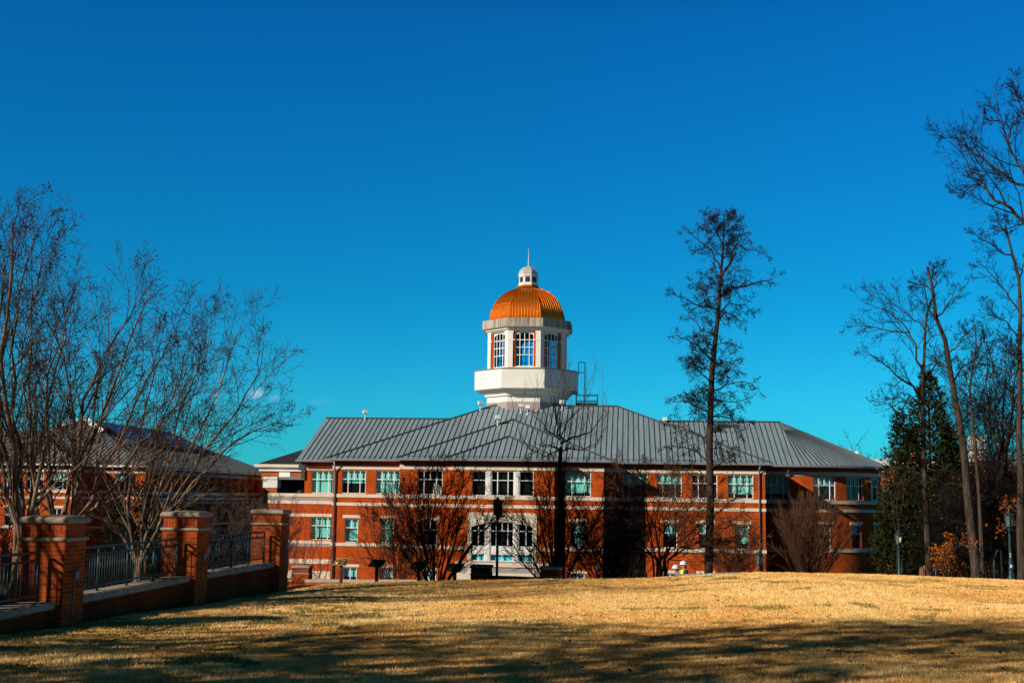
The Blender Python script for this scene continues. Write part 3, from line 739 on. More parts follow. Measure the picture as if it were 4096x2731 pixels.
# round end
DC = (38.53, -13.2); DR = 9.22; M = arcmap(DC[0], DC[1], DR); dg = rad(1)
WA = [-9.0, 17.35, 37.9, 59.2, 80]; hw, nwid = WD / 2 / DR, NW / 2 / DR
holes = [(rad(a) - hw, rad(a) + hw, .13, 2.16) for a in WA] + [(rad(a) - nwid, rad(a) + nwid, -4.10, -2.07) for a in (16.9, 38.2, 59.1)]
mb = MB(); wall_grid(mb, M, rad(-40), rad(100), GB, EZ - .15, holes, .34, rad(2.5)); mb.build('wall', 'brick', bd, uv=True)
for z0, z1, p in BANDS: part_bar(bd, 'stone_band', 'stone', M, rad(-40), rad(100), z0, z1, -p, -.002, 0, 56)
for a in (16.9, 38.2, 59.1): part_bar(bd, 'lintel', 'stone', M, rad(a) - .8 / DR, rad(a) + .8 / DR, -2.02, -1.77, -.045, -.002, 0, 4)
for a, bl in zip(WA, (.75, .38, .0, .1, 0)): window(bd, M, rad(a) - hw, rad(a) + hw, .13, 2.16, 'wide', bl, 1 / DR)
for a in (16.9, 38.2, 59.1): window(bd, M, rad(a) - nwid, rad(a) + nwid, -4.10, -2.07, 'narrow', .35, 1 / DR)
# back and side walls closing the volume
mb = MB(); mb.face([(-5.75, 24, GB), (40, 24, GB), (40, 24, 3), (-5.75, 24, 3)]); mb.build('back_wall', 'brick', bd, uv=True)
# roofs
MAIN_W = OH - 26.6
hip_roof(bd, -2.45, 36.22, OH, MAIN_W)
gablet(bd, 4.40, 22.62, PM + OH, EZ, OH)
gablet(bd, 8.68, 18.56, PA + OH, EZ, PM + OH)
# left wing gable roof
mb = MB(); y0 = -(PL + OH + .2); r = 10.4
zf = lambda x, y: EZ + SL * (y - y0)
roof_plane(mb, [(-6.35, y0), (-2.45, y0), (-2.45 + r, y0 + r), (-6.35, y0 + r)], zf)
roof_plane(mb, [(-6.35, y0 + 2 * r), (8, y0 + 2 * r), (8, y0 + r), (-6.35, y0 + r)], lambda x, y: EZ + SL * (y0 + 2 * r - y), 'x', .48, False)
ridge(mb, (-6.35, y0 + r, EZ + SL * r), (8, y0 + r, EZ + SL * r)); 
mb.face([(-6.35, y0, EZ - .18), (-6.35, y0, EZ), (-6.35, y0 + r, EZ + SL * r), (-6.35, y0 + r, EZ + SL * r - .18)], 2)
mb.face([(-6.35, y0, EZ - .15), (-2.4, y0, EZ - .15), (-2.4, y0 + 2 * r, EZ - .15), (-6.35, y0 + 2 * r, EZ - .15)], 3)
rf = mb.build('roof', ['roof_metal', 'seam_metal', 'gutter_metal', 'soffit'], bd)
mb = MB(); mb.box(-6.45, -2.4, y0 - .13, y0, EZ - .17, EZ + .01); mb.build('gutter', 'gutter_metal', rf)
mb = MB(); mb.face([(-5.75, y0 + .5, 3), (-5.75, y0 + 2 * r - .5, 3), (-5.75, y0 + r, 3 + SL * r - .2)]); mb.build('gable_wall', 'brick', bd, uv=True)
mb = MB(); mb.box(-6.3, -5.75, -PL - .2, -PL - .05, 2.2, 2.95); mb.box(-6.05, -5.75, -PL - .2, -PL - .05, 1.4, 2.2); mb.build('eave_bracket', 'soffit', bd)
# right wing roof and the cone of the round end
RE = 10.1; y0 = -(DC[1] + RE); yr = -DC[1]; zr = EZ + SL * RE
mb = MB(); roof_plane(mb, [(36.0, y0), (DC[0], y0), (DC[0], yr), (25.9, yr)], lambda x, y: EZ + SL * (y - y0))
mb.face([(25.9, yr, zr), (DC[0], yr, zr), (DC[0], yr + RE, EZ), (25.9, yr + RE, EZ)], 0)
ridge(mb, (25.9, yr, zr), (DC[0], yr, zr))
nc = 66; a0, a1 = 0., math.pi * 1.0
def cone(a, R_): return (DC[0] + R_ * math.sin(a), -DC[1] - R_ * math.cos(a), zr - SL * R_)
for i in range(nc):
    a, b_ = a0 + (a1 - a0) * i / nc, a0 + (a1 - a0) * (i + 1) / nc
    mb.face([cone(a, RE), cone(b_, RE), cone(b_, .02), cone(a, .02)], 0)
    if i:
        e = .026; P = []
        for R_ in (RE, 2.05):
            p = Vector(cone(a, R_)); sd = Vector((math.cos(a), math.sin(a), 0)) * e; P += [p - sd, p - sd + Vector((0, 0, .07)), p + sd, p + sd + Vector((0, 0, .07))]
        A_, B2, C2, D2, E2, F2, G2, H2 = P; mb.face([A_, E2, F2, B2], 1); mb.face([C2, D2, H2, G2], 1); mb.face([B2, F2, H2, D2], 1)
for i in range(16):      # flashed cap
    a, b_ = lerp(-.1, 3.2, i / 16), lerp(-.1, 3.2, (i + 1) / 16); up = .05
    c1, c2, c0 = cone(a, 2.1), cone(b_, 2.1), cone(a, .02)
    mb.face([(c1[0], c1[1], c1[2] + up), (c2[0], c2[1], c2[2] + up), (c0[0], c0[1], c0[2] + up)], 4)
for i in range(40):
    a, b_ = lerp(0, math.pi, i / 40), lerp(0, math.pi, (i + 1) / 40)
    p, q = cone(a, RE), cone(b_, RE); p2, q2 = cone(a, RE - 1.2), cone(b_, RE - 1.2); z = EZ - .15
    mb.face([(p[0], p[1], z), (q[0], q[1], z), (q2[0], q2[1], z), (p2[0], p2[1], z)], 3)
mb.face([(35.6, y0, EZ - .15), (DC[0], y0, EZ - .15), (DC[0], y0 + 1.2, EZ - .15), (35.6, y0 + 1.2, EZ - .15)], 3)
rf = mb.build('roof', ['roof_metal', 'seam_metal', 'gutter_metal', 'soffit', 'flashing'], bd)
mb = MB(); mb.box(36.3, DC[0], y0 - .13, y0, EZ - .17, EZ + .012); mb.lathe([(RE, -.17), (RE + .13, -.17), (RE + .13, .012), (RE, .012)], 48, (DC[0], -DC[1], EZ), 0, 0, False, -math.pi / 2, math.pi / 2); mb.build('gutter', 'gutter_metal', rf)
# downspouts
def spout(pts): 
    mb = MB(); mb.tube(pts, [.075] * len(pts), 4); mb.build('downspout', 'gutter_metal', bd)
spout([(-1.70, -OH - .02, 3.0), (-1.65, -.12, 2.08), (-1.65, -.12, -9.5)])
spout([(4.42, -OH - .02, 3.0), (4.40, -.12, 2.05), (4.40, -.12, -9.5)])
spout([(35.14, -OH - .02, 3.0), (35.14, -.12, 2.3), (35.14, -.12, -9.5)])
p, q = cone(rad(-3), RE - .05), cone(rad(-3), DR + .12)
spout([(p[0], p[1], 3.0), (q[0], q[1], 2.2), (q[0], q[1], -9.5)])

# ---- tower
TC = (13.88, 15.5)
tw = empty('tower', (TC[0], TC[1], 0), 0, parent=bd)
PH = rad(22.5)
def octp(R, c=(0, 0)): return [(c[0] + R * math.cos(PH + k * math.pi / 4), c[1] + R * math.sin(PH + k * math.pi / 4)) for k in range(8)]
def octo(name, m, prof, parent=tw, mi=None):
    mb = MB(); mb.lathe(prof, 8, (0, 0, 0), PH, 0, False); o = mb.build(name, m, parent, uv=False); return o
octo('base_skirt', 'grey_stone', [(4.20, 6.0), (4.20, 9.2)])
octo('base', 'stucco', [(4.16, 9.2), (4.16, 9.80)])
octo('corbel', 'stucco', [(4.16, 9.80), (4.38, 9.80), (4.38, 9.94), (4.42, 9.96), (4.62, 10.14), (4.62, 10.24), (4.78, 10.26), (4.82, 10.40), (5.40, 10.42)])
octo('parapet', 'stucco', [(5.40, 10.42), (5.45, 10.44), (5.45, 12.28), (5.2, 12.28), (5.2, 11.9)])
octo('parapet_coping', 'flashing', [(5.2, 12.285), (5.50, 12.285), (5.50, 12.40), (5.2, 12.40), (5.2, 12.285)])
octo('deck', 'grey_stone', [(5.2, 11.9), (.02, 11.95)])
BR_ = 4.14; AP = BR_ * math.cos(math.pi / 8); HS = BR_ * math.sin(math.pi / 8)
ZS, ZH = 12.62, 15.98
octo('window_sill_course', 'stucco', [(BR_, 11.9), (BR_, 12.60), (BR_ - .25, 12.64)])
for k in range(8):
    an = -math.pi / 2 + k * math.pi / 4        # facing direction
    n_ = Vector((math.cos(an), math.sin(an), 0)); t_ = Vector((-math.sin(an), math.cos(an), 0))
    Mt = (lambda n_, t_: (lambda s, z, d: tuple(n_ * (AP - d) + t_ * s + Vector((0, 0, z)))))(n_, t_)
    # corner pilasters (two halves, one on each side of the face) with caps
    for sg in (-1, 1):
        mb = MB(); a, b_ = sorted((sg * (HS + .01), sg * (HS - .46)))
        bar(mb, Mt, a, b_, 12.55, 16.2, -.03, .25); a, b_ = sorted((sg * (HS + .02), sg * (HS - .64)))
        bar(mb, Mt, a, b_, 15.20, 15.32, -.06, .12); a, b_ = sorted((sg * (HS + .02), sg * (HS - .52)))
        bar(mb, Mt, a, b_, 15.98, 16.2, -.05, .2)
        mb.build('pilaster', 'stucco', tw)
    for sg in (-1, 1):
        mb = MB(); a, b_ = sorted((sg * (HS - .46), sg * (HS - .66))); bar(mb, Mt, a, b_, 12.60, 16.15, .10, .34)
        mb.build('brick_jamb', 'brick', tw, uv=True)
    # arched white window
    a, b_ = -(HS - .66), HS - .66; wd_ = b_ - a; mb = MB(); t = .035
    bar(mb, Mt, a, a + .07, ZS, 16.15, .22, .32); bar(mb, Mt, b_ - .07, b_, ZS, 16.15, .22, .32); bar(mb, Mt, a + .07, b_ - .07, ZS, ZS + .09, .20, .32)
    zarc = lambda s: 15.72 + .27 * (1 - (s / (wd_ / 2)) ** 2)
    nn = 12
    for i in range(nn):
        p, q = lerp(a + .07, b_ - .07, i / nn), lerp(a + .07, b_ - .07, (i + 1) / nn)
        mb.face([Mt(p, zarc(p), .22), Mt(q, zarc(q), .22), Mt(q, 16.2, .22), Mt(p, 16.2, .22)]); mb.face([Mt(p, zarc(p), .22), Mt(p, zarc(p), .32), Mt(q, zarc(q), .32), Mt(q, zarc(q), .22)])
    for z in (13.80, 14.55, 15.28): bar(mb, Mt, a + .07, b_ - .07, z - .035, z + .035, .225, .30)
    for f in (.25, .75):
        x = lerp(a, b_, f); bar(mb, Mt, x - t, x + t, ZS + .09, zarc(x) + .02, .23, .30)
    bar(mb, Mt, -t, t, 13.835, zarc(0) + .02, .23, .30)
    fr = mb.build('lantern_window', 'frame_paint', tw)
    mb = MB(); mb.face([Mt(a, ZS, .31), Mt(b_, ZS, .31), Mt(b_, 16.2, .31), Mt(a, 16.2, .31)]); mb.build('lantern_pane', 'clear_glass', tw)
octo('frieze', 'stucco', [(3.7, 16.15), (BR_ + .02, 16.15), (BR_ + .02, 16.24), (4.34, 16.26), (4.42, 16.30), (4.42, 16.44), (4.5, 16.48), (4.70, 16.52)])
octo('cornice', 'stained_stone', [(4.70, 16.52), (4.76, 16.52), (4.76, 17.34), (4.4, 17.38), (3.0, 17.42)])
octo('ceiling', 'soffit', [(3.9, 16.1), (.02, 16.1)])
# copper dome: eight gores with standing seams
Hd = 3.62; RD = 3.98; zd = 17.38
def dprof(t): a = t * math.pi / 2; return (RD * math.cos(a) ** .92 if t < 1 else 0, zd + .25 * min(1, t * 8) * 0 + Hd * math.sin(a))
mb = MB(); NT = 16; tmax = .842
for k in range(8):
    an = -math.pi / 2 + k * math.pi / 4
    n_ = Vector((math.cos(an), math.sin(an), 0)); t_ = Vector((-math.sin(an), math.cos(an), 0))
    for i in range(NT):
        ra, za = dprof(tmax * i / NT); rb, zb = dprof(tmax * (i + 1) / NT)
        ca, cb = ra * math.cos(PH), rb * math.cos(PH); ha, hb = ra * math.sin(PH), rb * math.sin(PH)
        mb.face([n_ * ca - t_ * ha + Vector((0, 0, za)), n_ * ca + t_ * ha + Vector((0, 0, za)), n_ * cb + t_ * hb + Vector((0, 0, zb)), n_ * cb - t_ * hb + Vector((0, 0, zb))])
    for j in range(10):
        f = (j + .5) / 10 * 2 - 1 if j else -1
        s = (-1 + 2 * j / 10) * RD * math.sin(PH)
        pts = []
        for i in range(NT + 1):
            r_, z_ = dprof(tmax * i / NT); h_ = r_ * math.sin(PH); x = s if j else -h_
            if abs(s) > h_ and j: break
            pts.append((n_ * (r_ * math.cos(PH) + .012) + t_ * x + Vector((0, 0, z_ + .01))))
        if len(pts) > 1: mb.tube(pts, [.034] * len(pts), 4, 0, False)
dm = mb.build('dome', 'copper', tw)
# cupola
zc0 = 20.95
octo('cupola_base', 'copper', [(1.2, zc0), (1.12, zc0 + .22), (1.0, zc0 + .25)])
octo('cupola', 'white_paint', [(1.06, zc0 + .22), (1.06, zc0 + .42), (.98, zc0 + .45), (.98, zc0 + 1.16), (1.06, zc0 + 1.18), (1.08, zc0 + 1.32), (.9, zc0 + 1.34)])
for k in range(8):
    an = -math.pi / 2 + k * math.pi / 4; n_ = Vector((math.cos(an), math.sin(an), 0)); t_ = Vector((-math.sin(an), math.cos(an), 0)); ap = .98 * math.cos(PH)
    Mt = (lambda n_, t_: (lambda s, z, d: tuple(n_ * (ap - d) + t_ * s + Vector((0, 0, z)))))(n_, t_)
    mb = MB()
    for i in range(7):
        z = zc0 + .56 + i * .075; mb.face([Mt(-.24, z, -.006), Mt(.24, z, -.006), Mt(.24, z + .07, -.03), Mt(-.24, z + .07, -.03)])
    mb.face([Mt(-.24, zc0 + .54, -.004), Mt(.24, zc0 + .54, -.004), Mt(.24, zc0 + 1.08, -.004), Mt(-.24, zc0 + 1.08, -.004)]); mb.build('louver', 'louver', tw)
pr = [(1.05 * math.cos(i / 10 * 1.45), zc0 + 1.33 + .95 * math.sin(i / 10 * 1.45)) for i in range(11)]
octo('cupola_dome', 'lead_grey', pr + [(.02, pr[-1][1] + .02)])
mb = MB(); z1 = pr[-1][1]; mb.lathe([(.15, z1 - .03), (.14, z1 + .05), (.08, z1 + .1), (.065, z1 + .4), (.022, z1 + 1.75), (.02, z1 + 1.78)], 8); mb.ball((0, 0, z1 + 1.84), .075); mb.build('spire', 'lead_grey', tw)
# ladder with hoop and hatch guard rail on the roof
mb = MB(); lx, ly = 5.15, .4
for dx in (0, .62): mb.tube([(lx + dx, ly - .2, 9.2 if dx else 12.3), (lx + dx, ly - .2, 13.5)], [.045] * 2, 6)
mb.tube([(lx, ly - .2, 13.5), (lx + .62, ly - .2, 13.5)], [.045] * 2, 6); mb.tube([(lx - .1, ly - .2, 12.45), (lx + .62, ly - .2, 12.45)], [.045] * 2, 6)
mb.build('roof_ladder', 'flashing', tw)
mb = MB()
for x in (5.0, 7.1):
    for y in (-2.2, -1.0): mb.tube([(x, y, 8.6), (x, y, 10.1)], [.04] * 2, 6)
for z in (9.45, 10.05): mb.tube([(5.0, -2.2, z), (7.1, -2.2, z)], [.035] * 2, 6); mb.tube([(5.0, -1.0, z), (7.1, -1.0, z)], [.035] * 2, 6); mb.tube([(7.1, -2.2, z), (7.1, -1, z)], [.035] * 2, 6)
mb.box(5.0, 7.1, -2.2, -1.0, 8.9, 9.25); mb.build('hatch_guard', 'dark_metal', tw)
# floodlights standing on the roof
def flood(u_, y_, aim):
    zr_ = max([EZ + SL * min(y_ + OH, (26.6) - (y_ + OH), u_ + 2.45, 36.22 - u_), EZ + SL * min(u_ - 4.4, 22.62 - u_, y_ + PM + OH) if 4.4 < u_ < 22.6 else 0,
               EZ + SL * min(u_ - 8.68, 18.56 - u_, y_ + PA + OH) if 8.7 < u_ < 18.5 else 0, EZ + SL * min(y_ - 4.18, 20.8 - (y_ - 4.18)) if u_ < 0 else 0])
    mb = MB(); mb.lathe([(.12, 0), (.10, .06), (.035, .10), (.03, .55)], 8); T = lambda v: Matrix.Translation((0, 0, .72)) @ Matrix.Rotation(aim, 4, 'Z') @ Matrix.Rotation(rad(-25), 4, 'X') @ v
    mb.box(-.21, .21, -.13, .13, -.14, .16, 0, T); mb.box(-.24, .24, -.17, -.13, .11, .19, 0, T)
    mb.build('floodlight', 'white_paint', bd, (u_, y_, zr_))
for u_, y_, a in ((-2.3, 14.4, .5), (12.2, 4.0, .3), (9.7, 11.3, .6), (13.7, 10.6, .2), (17.6, 11.6, -.3), (14.4, 10.2, 0), (27.5, 12.9, .1)): flood(u_, y_, a)
for u_, y_ in ((-5.0, 14.2), (-1.6, 14.3), (12.8, 4.6)):
    mb = MB(); mb.tube([(0, 0, 0), (-.1, 0, .75)], [.012, .008], 4); mb.build('lightning_rod', 'flashing', bd, (u_, y_, EZ + SL * 10.3 if u_ < 0 else 6.9))
# ------------------------------------------------------------------ the second brick building on the left
O2 = at(577, 1960, 150); O2.z = 0
lb = empty('brick_hall', O2, -TH, 'brick building with a big grey hipped roof behind the bare trees on the left', 'building')
GB = -13
block(lb, 0, -7.2, 0, [(-2.6, .3)], [(-2.6, .5)], [], ret_r=-53)
block(lb, 4, -24.0, -7.0, [(-8.9, .5), (-11.8, .5), (-14.7, .9), (-17.6, .7), (-20.5, .5)], [(-8.9, 0), (-11.8, .5), (-14.7, .5), (-17.6, .5), (-20.5, 0)], [], ret_r=-1)
block(lb, 0, -62, -24.0, [(-26.5, .5), (-29.5, .5), (-32.5, .5), (-35.5, .5)], [(-26.5, .5), (-29.5, .5), (-32.5, .5), (-35.5, .5)], [])
# shaded long side with its row of windows
Ms = lambda s, z, d: (.006 - d, s, z)
hol = [(1.6 + i * 3.4, 3.2 + i * 3.4, -.1, 2.3) for i in range(15)] + [(4 + i * 6.8, 6.8 + i * 6.8, -5.0, -1.6) for i in range(7)]
mb = MB(); wall_grid(mb, Ms, 0, 52.9, -13, 3.0, hol, .34); mb.build('wall', 'shaded_brick', lb, uv=True)
for i in range(15): window(lb, Ms, 1.6 + i * 3.4, 3.2 + i * 3.4, -.1, 2.3, 'tall', .0 if i % 3 else .4)
for i in range(7): window(lb, Ms, 4 + i * 6.8, 6.8 + i * 6.8, -5.0, -1.6, 'wide', 0)
for z0, z1 in ((-.42, -.1), (2.3, 2.62), (-1.5, -1.1), (-5.4, -5.05)): part_bar(lb, 'stone_band', 'grey_stone', Ms, 0.05, 52.9, z0, z1, -.06, .02)
y0 = -OH; mb = MB(); ap = (-14.1, y0 + 14.7)
roof_plane(mb, [(-62, y0), (.6, y0), ap, (-18, y0 + 10.8), (-62, y0 + 10.8)], lambda x, y: EZ + SL * (y - y0), 'x', .55)
roof_plane(mb, [(.6, y0), (.6, 53.5), (-14.1, 53.5 - 14.7), ap], lambda x, y: EZ + SL * (.6 - x), 'y', .55)
mb.face([(.6, 53.5, EZ), (-28.8, 53.5, EZ), (-14.1, 38.8, EZ + SL * 14.7)], 0); mb.face([(-28.8, 53.5, EZ), (-28.8, y0 + 10, EZ), (ap[0], ap[1], EZ + SL * 14.7), (-14.1, 38.8, EZ + SL * 14.7)], 0)
zr = EZ + SL * 14.7; ridge(mb, (.6, y0, EZ), (ap[0], ap[1], zr))
mb.face([(-62, y0, EZ - .15), (.6, y0, EZ - .15), (.6, 53, EZ - .15), (-62, 53, EZ - .15)], 3)
rf = mb.build('roof', ['roof_grey', 'seam_metal', 'flashing', 'soffit'], lb)
mb = MB(); ridge(mb, (ap[0], ap[1], zr + .15), (-9.6, ap[1] - 4.5, zr - 4.5 * SL + .15), .55, .3, 0); ridge(mb, (ap[0], ap[1], zr + .15), (-17.2, ap[1] - 3.2, zr - 3.2 * SL + .15), .4, .25, 0); mb.build('ridge_cap', 'far_white', rf)
mb = MB(); mb.box(-62, .7, y0 - .14, y0, EZ - .2, EZ + .03); mb.build('gutter', 'far_white', rf)
mb = MB(); mb.box(.601, .74, y0, 53.4, EZ - .35, EZ + .02); mb.build('gutter', 'gutter_metal', rf)
zs = lambda x: EZ + SL * (.6 - x) + .25
mb = MB(); mb.face([(-6.5, 12, zs(-6.5)), (-6.5, 42, zs(-6.5)), (-13.2, 42, zs(-13.2)), (-13.2, 15.5, zs(-13.2))])
for i in range(1, 14): y = 12 + i * 2.2; mb.box(-13.2, -6.5, y - .03, y + .03, 0, .06, 0, lambda v: Vector((v.x, v.y, zs(v.x) + v.z)))
mb.build('solar_panel', 'solar', rf)
gablet(lb, -24.6, -6.4, 4 + OH, EZ, OH, ('roof_grey', 'seam_metal', 'far_white'), .55)

# ------------------------------------------------------------------ building far back between the two
GBK = at(1040, 1960, 188); GBK.z = 0
bb = empty('distant_hall', GBK, -TH, 'distant pale banded brick hall seen in the gap left of the long building', 'building')
bd3 = lambda name, m, *b, uv=False: (lambda mb: (mb.box(*b), mb.build(name, m, bb, uv=uv))[1])(MB())
k = 188 / 4950
zy = lambda y, Y=188: (1974 - y) * Y / 4950
bd3('wall', 'far_brick', 0, 16, .3, 20, -12, zy(1886)); bd3('cornice', 'far_white', -.3, 16.3, 0, 20.2, zy(1884), zy(1870)); bd3('cornice', 'stone', -.9, 16.9, -.5, 20.6, zy(1868.5), zy(1857))
bd3('stone_panel', 'far_white', 2.8, 4.5, .2, .299, zy(1907), zy(1887))
bd3('wall', 'far_brick', 1.9, 3.9, -4.5, .1, -12, zy(1951.5)); bd3('wall', 'far_brick', 3.901, 16, -2.6, .1, -12, zy(1972))
for a, b_ in ((1918, 1908), (1950, 1920)): bd3('stone_band', 'far_white', 1.8 - .1 * (a < 1930), 3.95, -4.6 - .1 * (a < 1930), .1, zy(a), zy(b_))
bd3('stone_band', 'flashing', 3.96, 16, -4.55, .1, zy(1918), zy(1908)); bd3('shaded_wall', 'slate', 3.96, 16, -2.5, .1, zy(1971.5), zy(1918.5)); bd3('window', 'pane_dark', 7, 15, -2.56, -2.51, zy(1970), zy(1952))  # dark slate colour stands in for the shade on this wall
mb = MB(); mb.face([(-.6, -.2, zy(1856.5)), (17, -.2, zy(1856.5)), (17, 11, 9), (9.5, 11, 9)]); mb.face([(-.6, -.2, zy(1856.5)), (9.5, 11, 9), (-.6, 20.5, zy(1856.5))]); mb.build('roof', 'slate', bb)
mb = MB(); mb.box(5.6, 7.6, 4, 5, zy(1803, 193), zy(1792, 193)); mb.tube([(6.6, 4.5, 4), (6.6, 4.5, zy(1803, 193))], [.2, .2], 6); mb.build('roof_vent', 'hvac', bb)
bd3('sign_panel', 'sky_pane', 2.5, 3.7, -4.56, -4.501, zy(1993), zy(1988))

# ------------------------------------------------------------------ pale building beyond the trees on the right
GR = at(3500, 1980, 170); GR.z = 0
rb = empty('white_roofed_hall', GR, -TH, 'brick hall with white roof and white bands behind the trees on the right', 'building')
rp = lambda name, m, *b, uv=False: (lambda mb: (mb.box(*b), mb.build(name, m, rb, uv=uv))[1])(MB())
zz = lambda y, px=3800: (1988 + (px - 2048) * .014 - y) * 170 / 4950
rp('wall', 'far_brick', .5, 40, 0, 20, -14, zz(1893)); rp('stone_band', 'far_white', .3, 40.2, -.15, 20, zz(1968), zz(1962)); rp('stone_band', 'far_white', .3, 40.2, -.15, 20, zz(2108), zz(2102)); rp('parapet', 'far_white', .1, 40.4, -.3, 20, zz(1892), zz(1872))
for i in range(9): rp('window', 'pane_dark', 3 + i * 4.1, 5.2 + i * 4.1, -.06, 0.02, zz(1955), zz(1910)); rp('window', 'pane_dark', 3 + i * 4.1, 5.2 + i * 4.1, -.06, 0.02, zz(2090), zz(2010))
mb = MB(); a, b_ = zz(1871), zz(1832); mb.face([(-1, -.5, a), (41, -.5, a), (38, 10, b_), (0, 10, b_)]); mb.face([(-1, -.5, a), (0, 10, b_), (-1, 21, a)]); mb.face([(41, -.5, a), (41, 21, a), (38, 10, b_)]); mb.face([(-1, 21, a), (0, 10, b_), (38, 10, b_), (41, 21, a)]); mb.build('roof', 'far_white', rb)
rp('roof_tower', 'far_white', 14.1, 15.9, 4, 6, zz(1845), zz(1737)); rp('tower_band', 'far_brick', 14.08, 15.92, 3.98, 6.02, zz(1800), zz(1794))
mb = MB(); mb.lathe([(.42, 0), (.42, 1.2), (.5, 1.25), (.2, 1.7), (.12, 1.75)], 10, (-.85, 8, zz(1848, 3470))); mb.build('roof_vent', 'far_white', rb)
mb = MB(); mb.lathe([(.5, 0), (.4, .5), (.15, .8), (.12, 2.1)], 10, (-1.75, 8, zz(1848, 3455))); mb.build('roof_vent', 'hvac', rb)

# ------------------------------------------------------------------ street lamps
def lamp(px, ytop, ybot, Y, label, ground=None, sticker=False, glow=False, rz=.3, wd=.2):
    """lantern between the two pixel rows"""
    p, q = at(px, ytop, Y), at(px, ybot, Y); h = p.z - q.z; z0 = ground if ground is not None else gz(p.x, Y)
    r = empty('street_lamp', (p.x, Y, z0), rz, label, 'street lamp', 'green lantern street lamps'); zl = q.z - z0
    mb = MB(); mb.lathe([(.14, 0), (.14, .25), (.10, .3), (.085, .9), (.06, 1.0), (.055, zl - .35), (.05, zl - .2), (.075, zl - .18), (.07, zl - .12), (.06, zl - .08), (.11, zl - .01), (.11, zl)], 12); mb.build('pole', 'lamp_green', r)
    n = 6; mb = MB(); w0, w1 = wd * .86, wd
    mb.lathe([(w0 * 1.1, zl), (w0 * 1.1, zl + .05), (w0 * .95, zl + .05)], n, cap=False, smooth=False); mb.lathe([(w1 * .95, zl + h * .86), (w1 * 1.1, zl + h * .86), (w1 * 1.1, zl + h * .92), (w1 * 1.25, zl + h * .93)], n, smooth=False)
    for j in range(n):
        c, s_ = COS[n][j]; mb.tube([(c * w0, s_ * w0, zl + .04), (c * w1, s_ * w1, zl + h * .88)], [.016] * 2, 4)
        c2, s2 = COS[n][(j + 1) % n]
        for f in (.72,): rr = lerp(w0, w1, f); zf = zl + .04 + h * .84 * f; mb.tube([(c * rr, s_ * rr, zf), (c2 * rr, s2 * rr, zf)], [.011] * 2, 4)
    ln = mb.build('lantern', 'lamp_green', r)
    mb = MB(); mb.lathe([(w0 * .93, zl + .04), (w1 * .93, zl + h * .87)], n, smooth=False); mb.build('lantern_pane', 'lamp_pane', ln)
    if glow:
        mb = MB(); mb.lathe([(.02, zl + .1), (.07, zl + .12), (.075, zl + h * .6), (.03, zl + h * .72)], 10, (.0, -.14, 0)); mb.build('lamp_bulb', 'lamp_glow', ln)
    mb = MB(); mb.lathe([(w1 * 1.28, zl + h * .93), (w1 * .8, zl + h * 1.06), (w1 * .35, zl + h * 1.14), (.05, zl + h * 1.18), (.045, zl + h * 1.22), (.03, zl + h * 1.24), (.012, zl + h * 1.42)], n, smooth=False); mb.build('lantern_roof', 'lamp_green', ln)
    if sticker:
        for i, (za, zb, m_) in enumerate(((.86, .96, 'sticker_pink'), (.78, .81, 'sticker'), (.30, .42, 'sticker'))):
            mb = MB(); mb.lathe([(.062 + .03 * (za < .5), za), (.062 + .03 * (za < .5), zb)], 10, (0, 0, .35), -2.6, 0, True, 0, 1.6); mb.build('sticker', m_, r)
lamp(1992, 2003, 2060, 53, 'dark lantern street lamp standing between the two shaded piers')
lamp(3037, 2214, 2258, 68, 'lantern street lamp low in front of the right downspout', -4.9)
lamp(3594, 2134, 2176, 66, 'street lamp with sunlit glass beside the dark evergreen', None, False, True)
lamp(4035, 2057, 2106, 58, 'stickered street lamp among the trees at the right edge', None, True)
lamp(520, 1895, 1955, 46, 'street lamp behind the railing and bare stems on the left', -4.6)

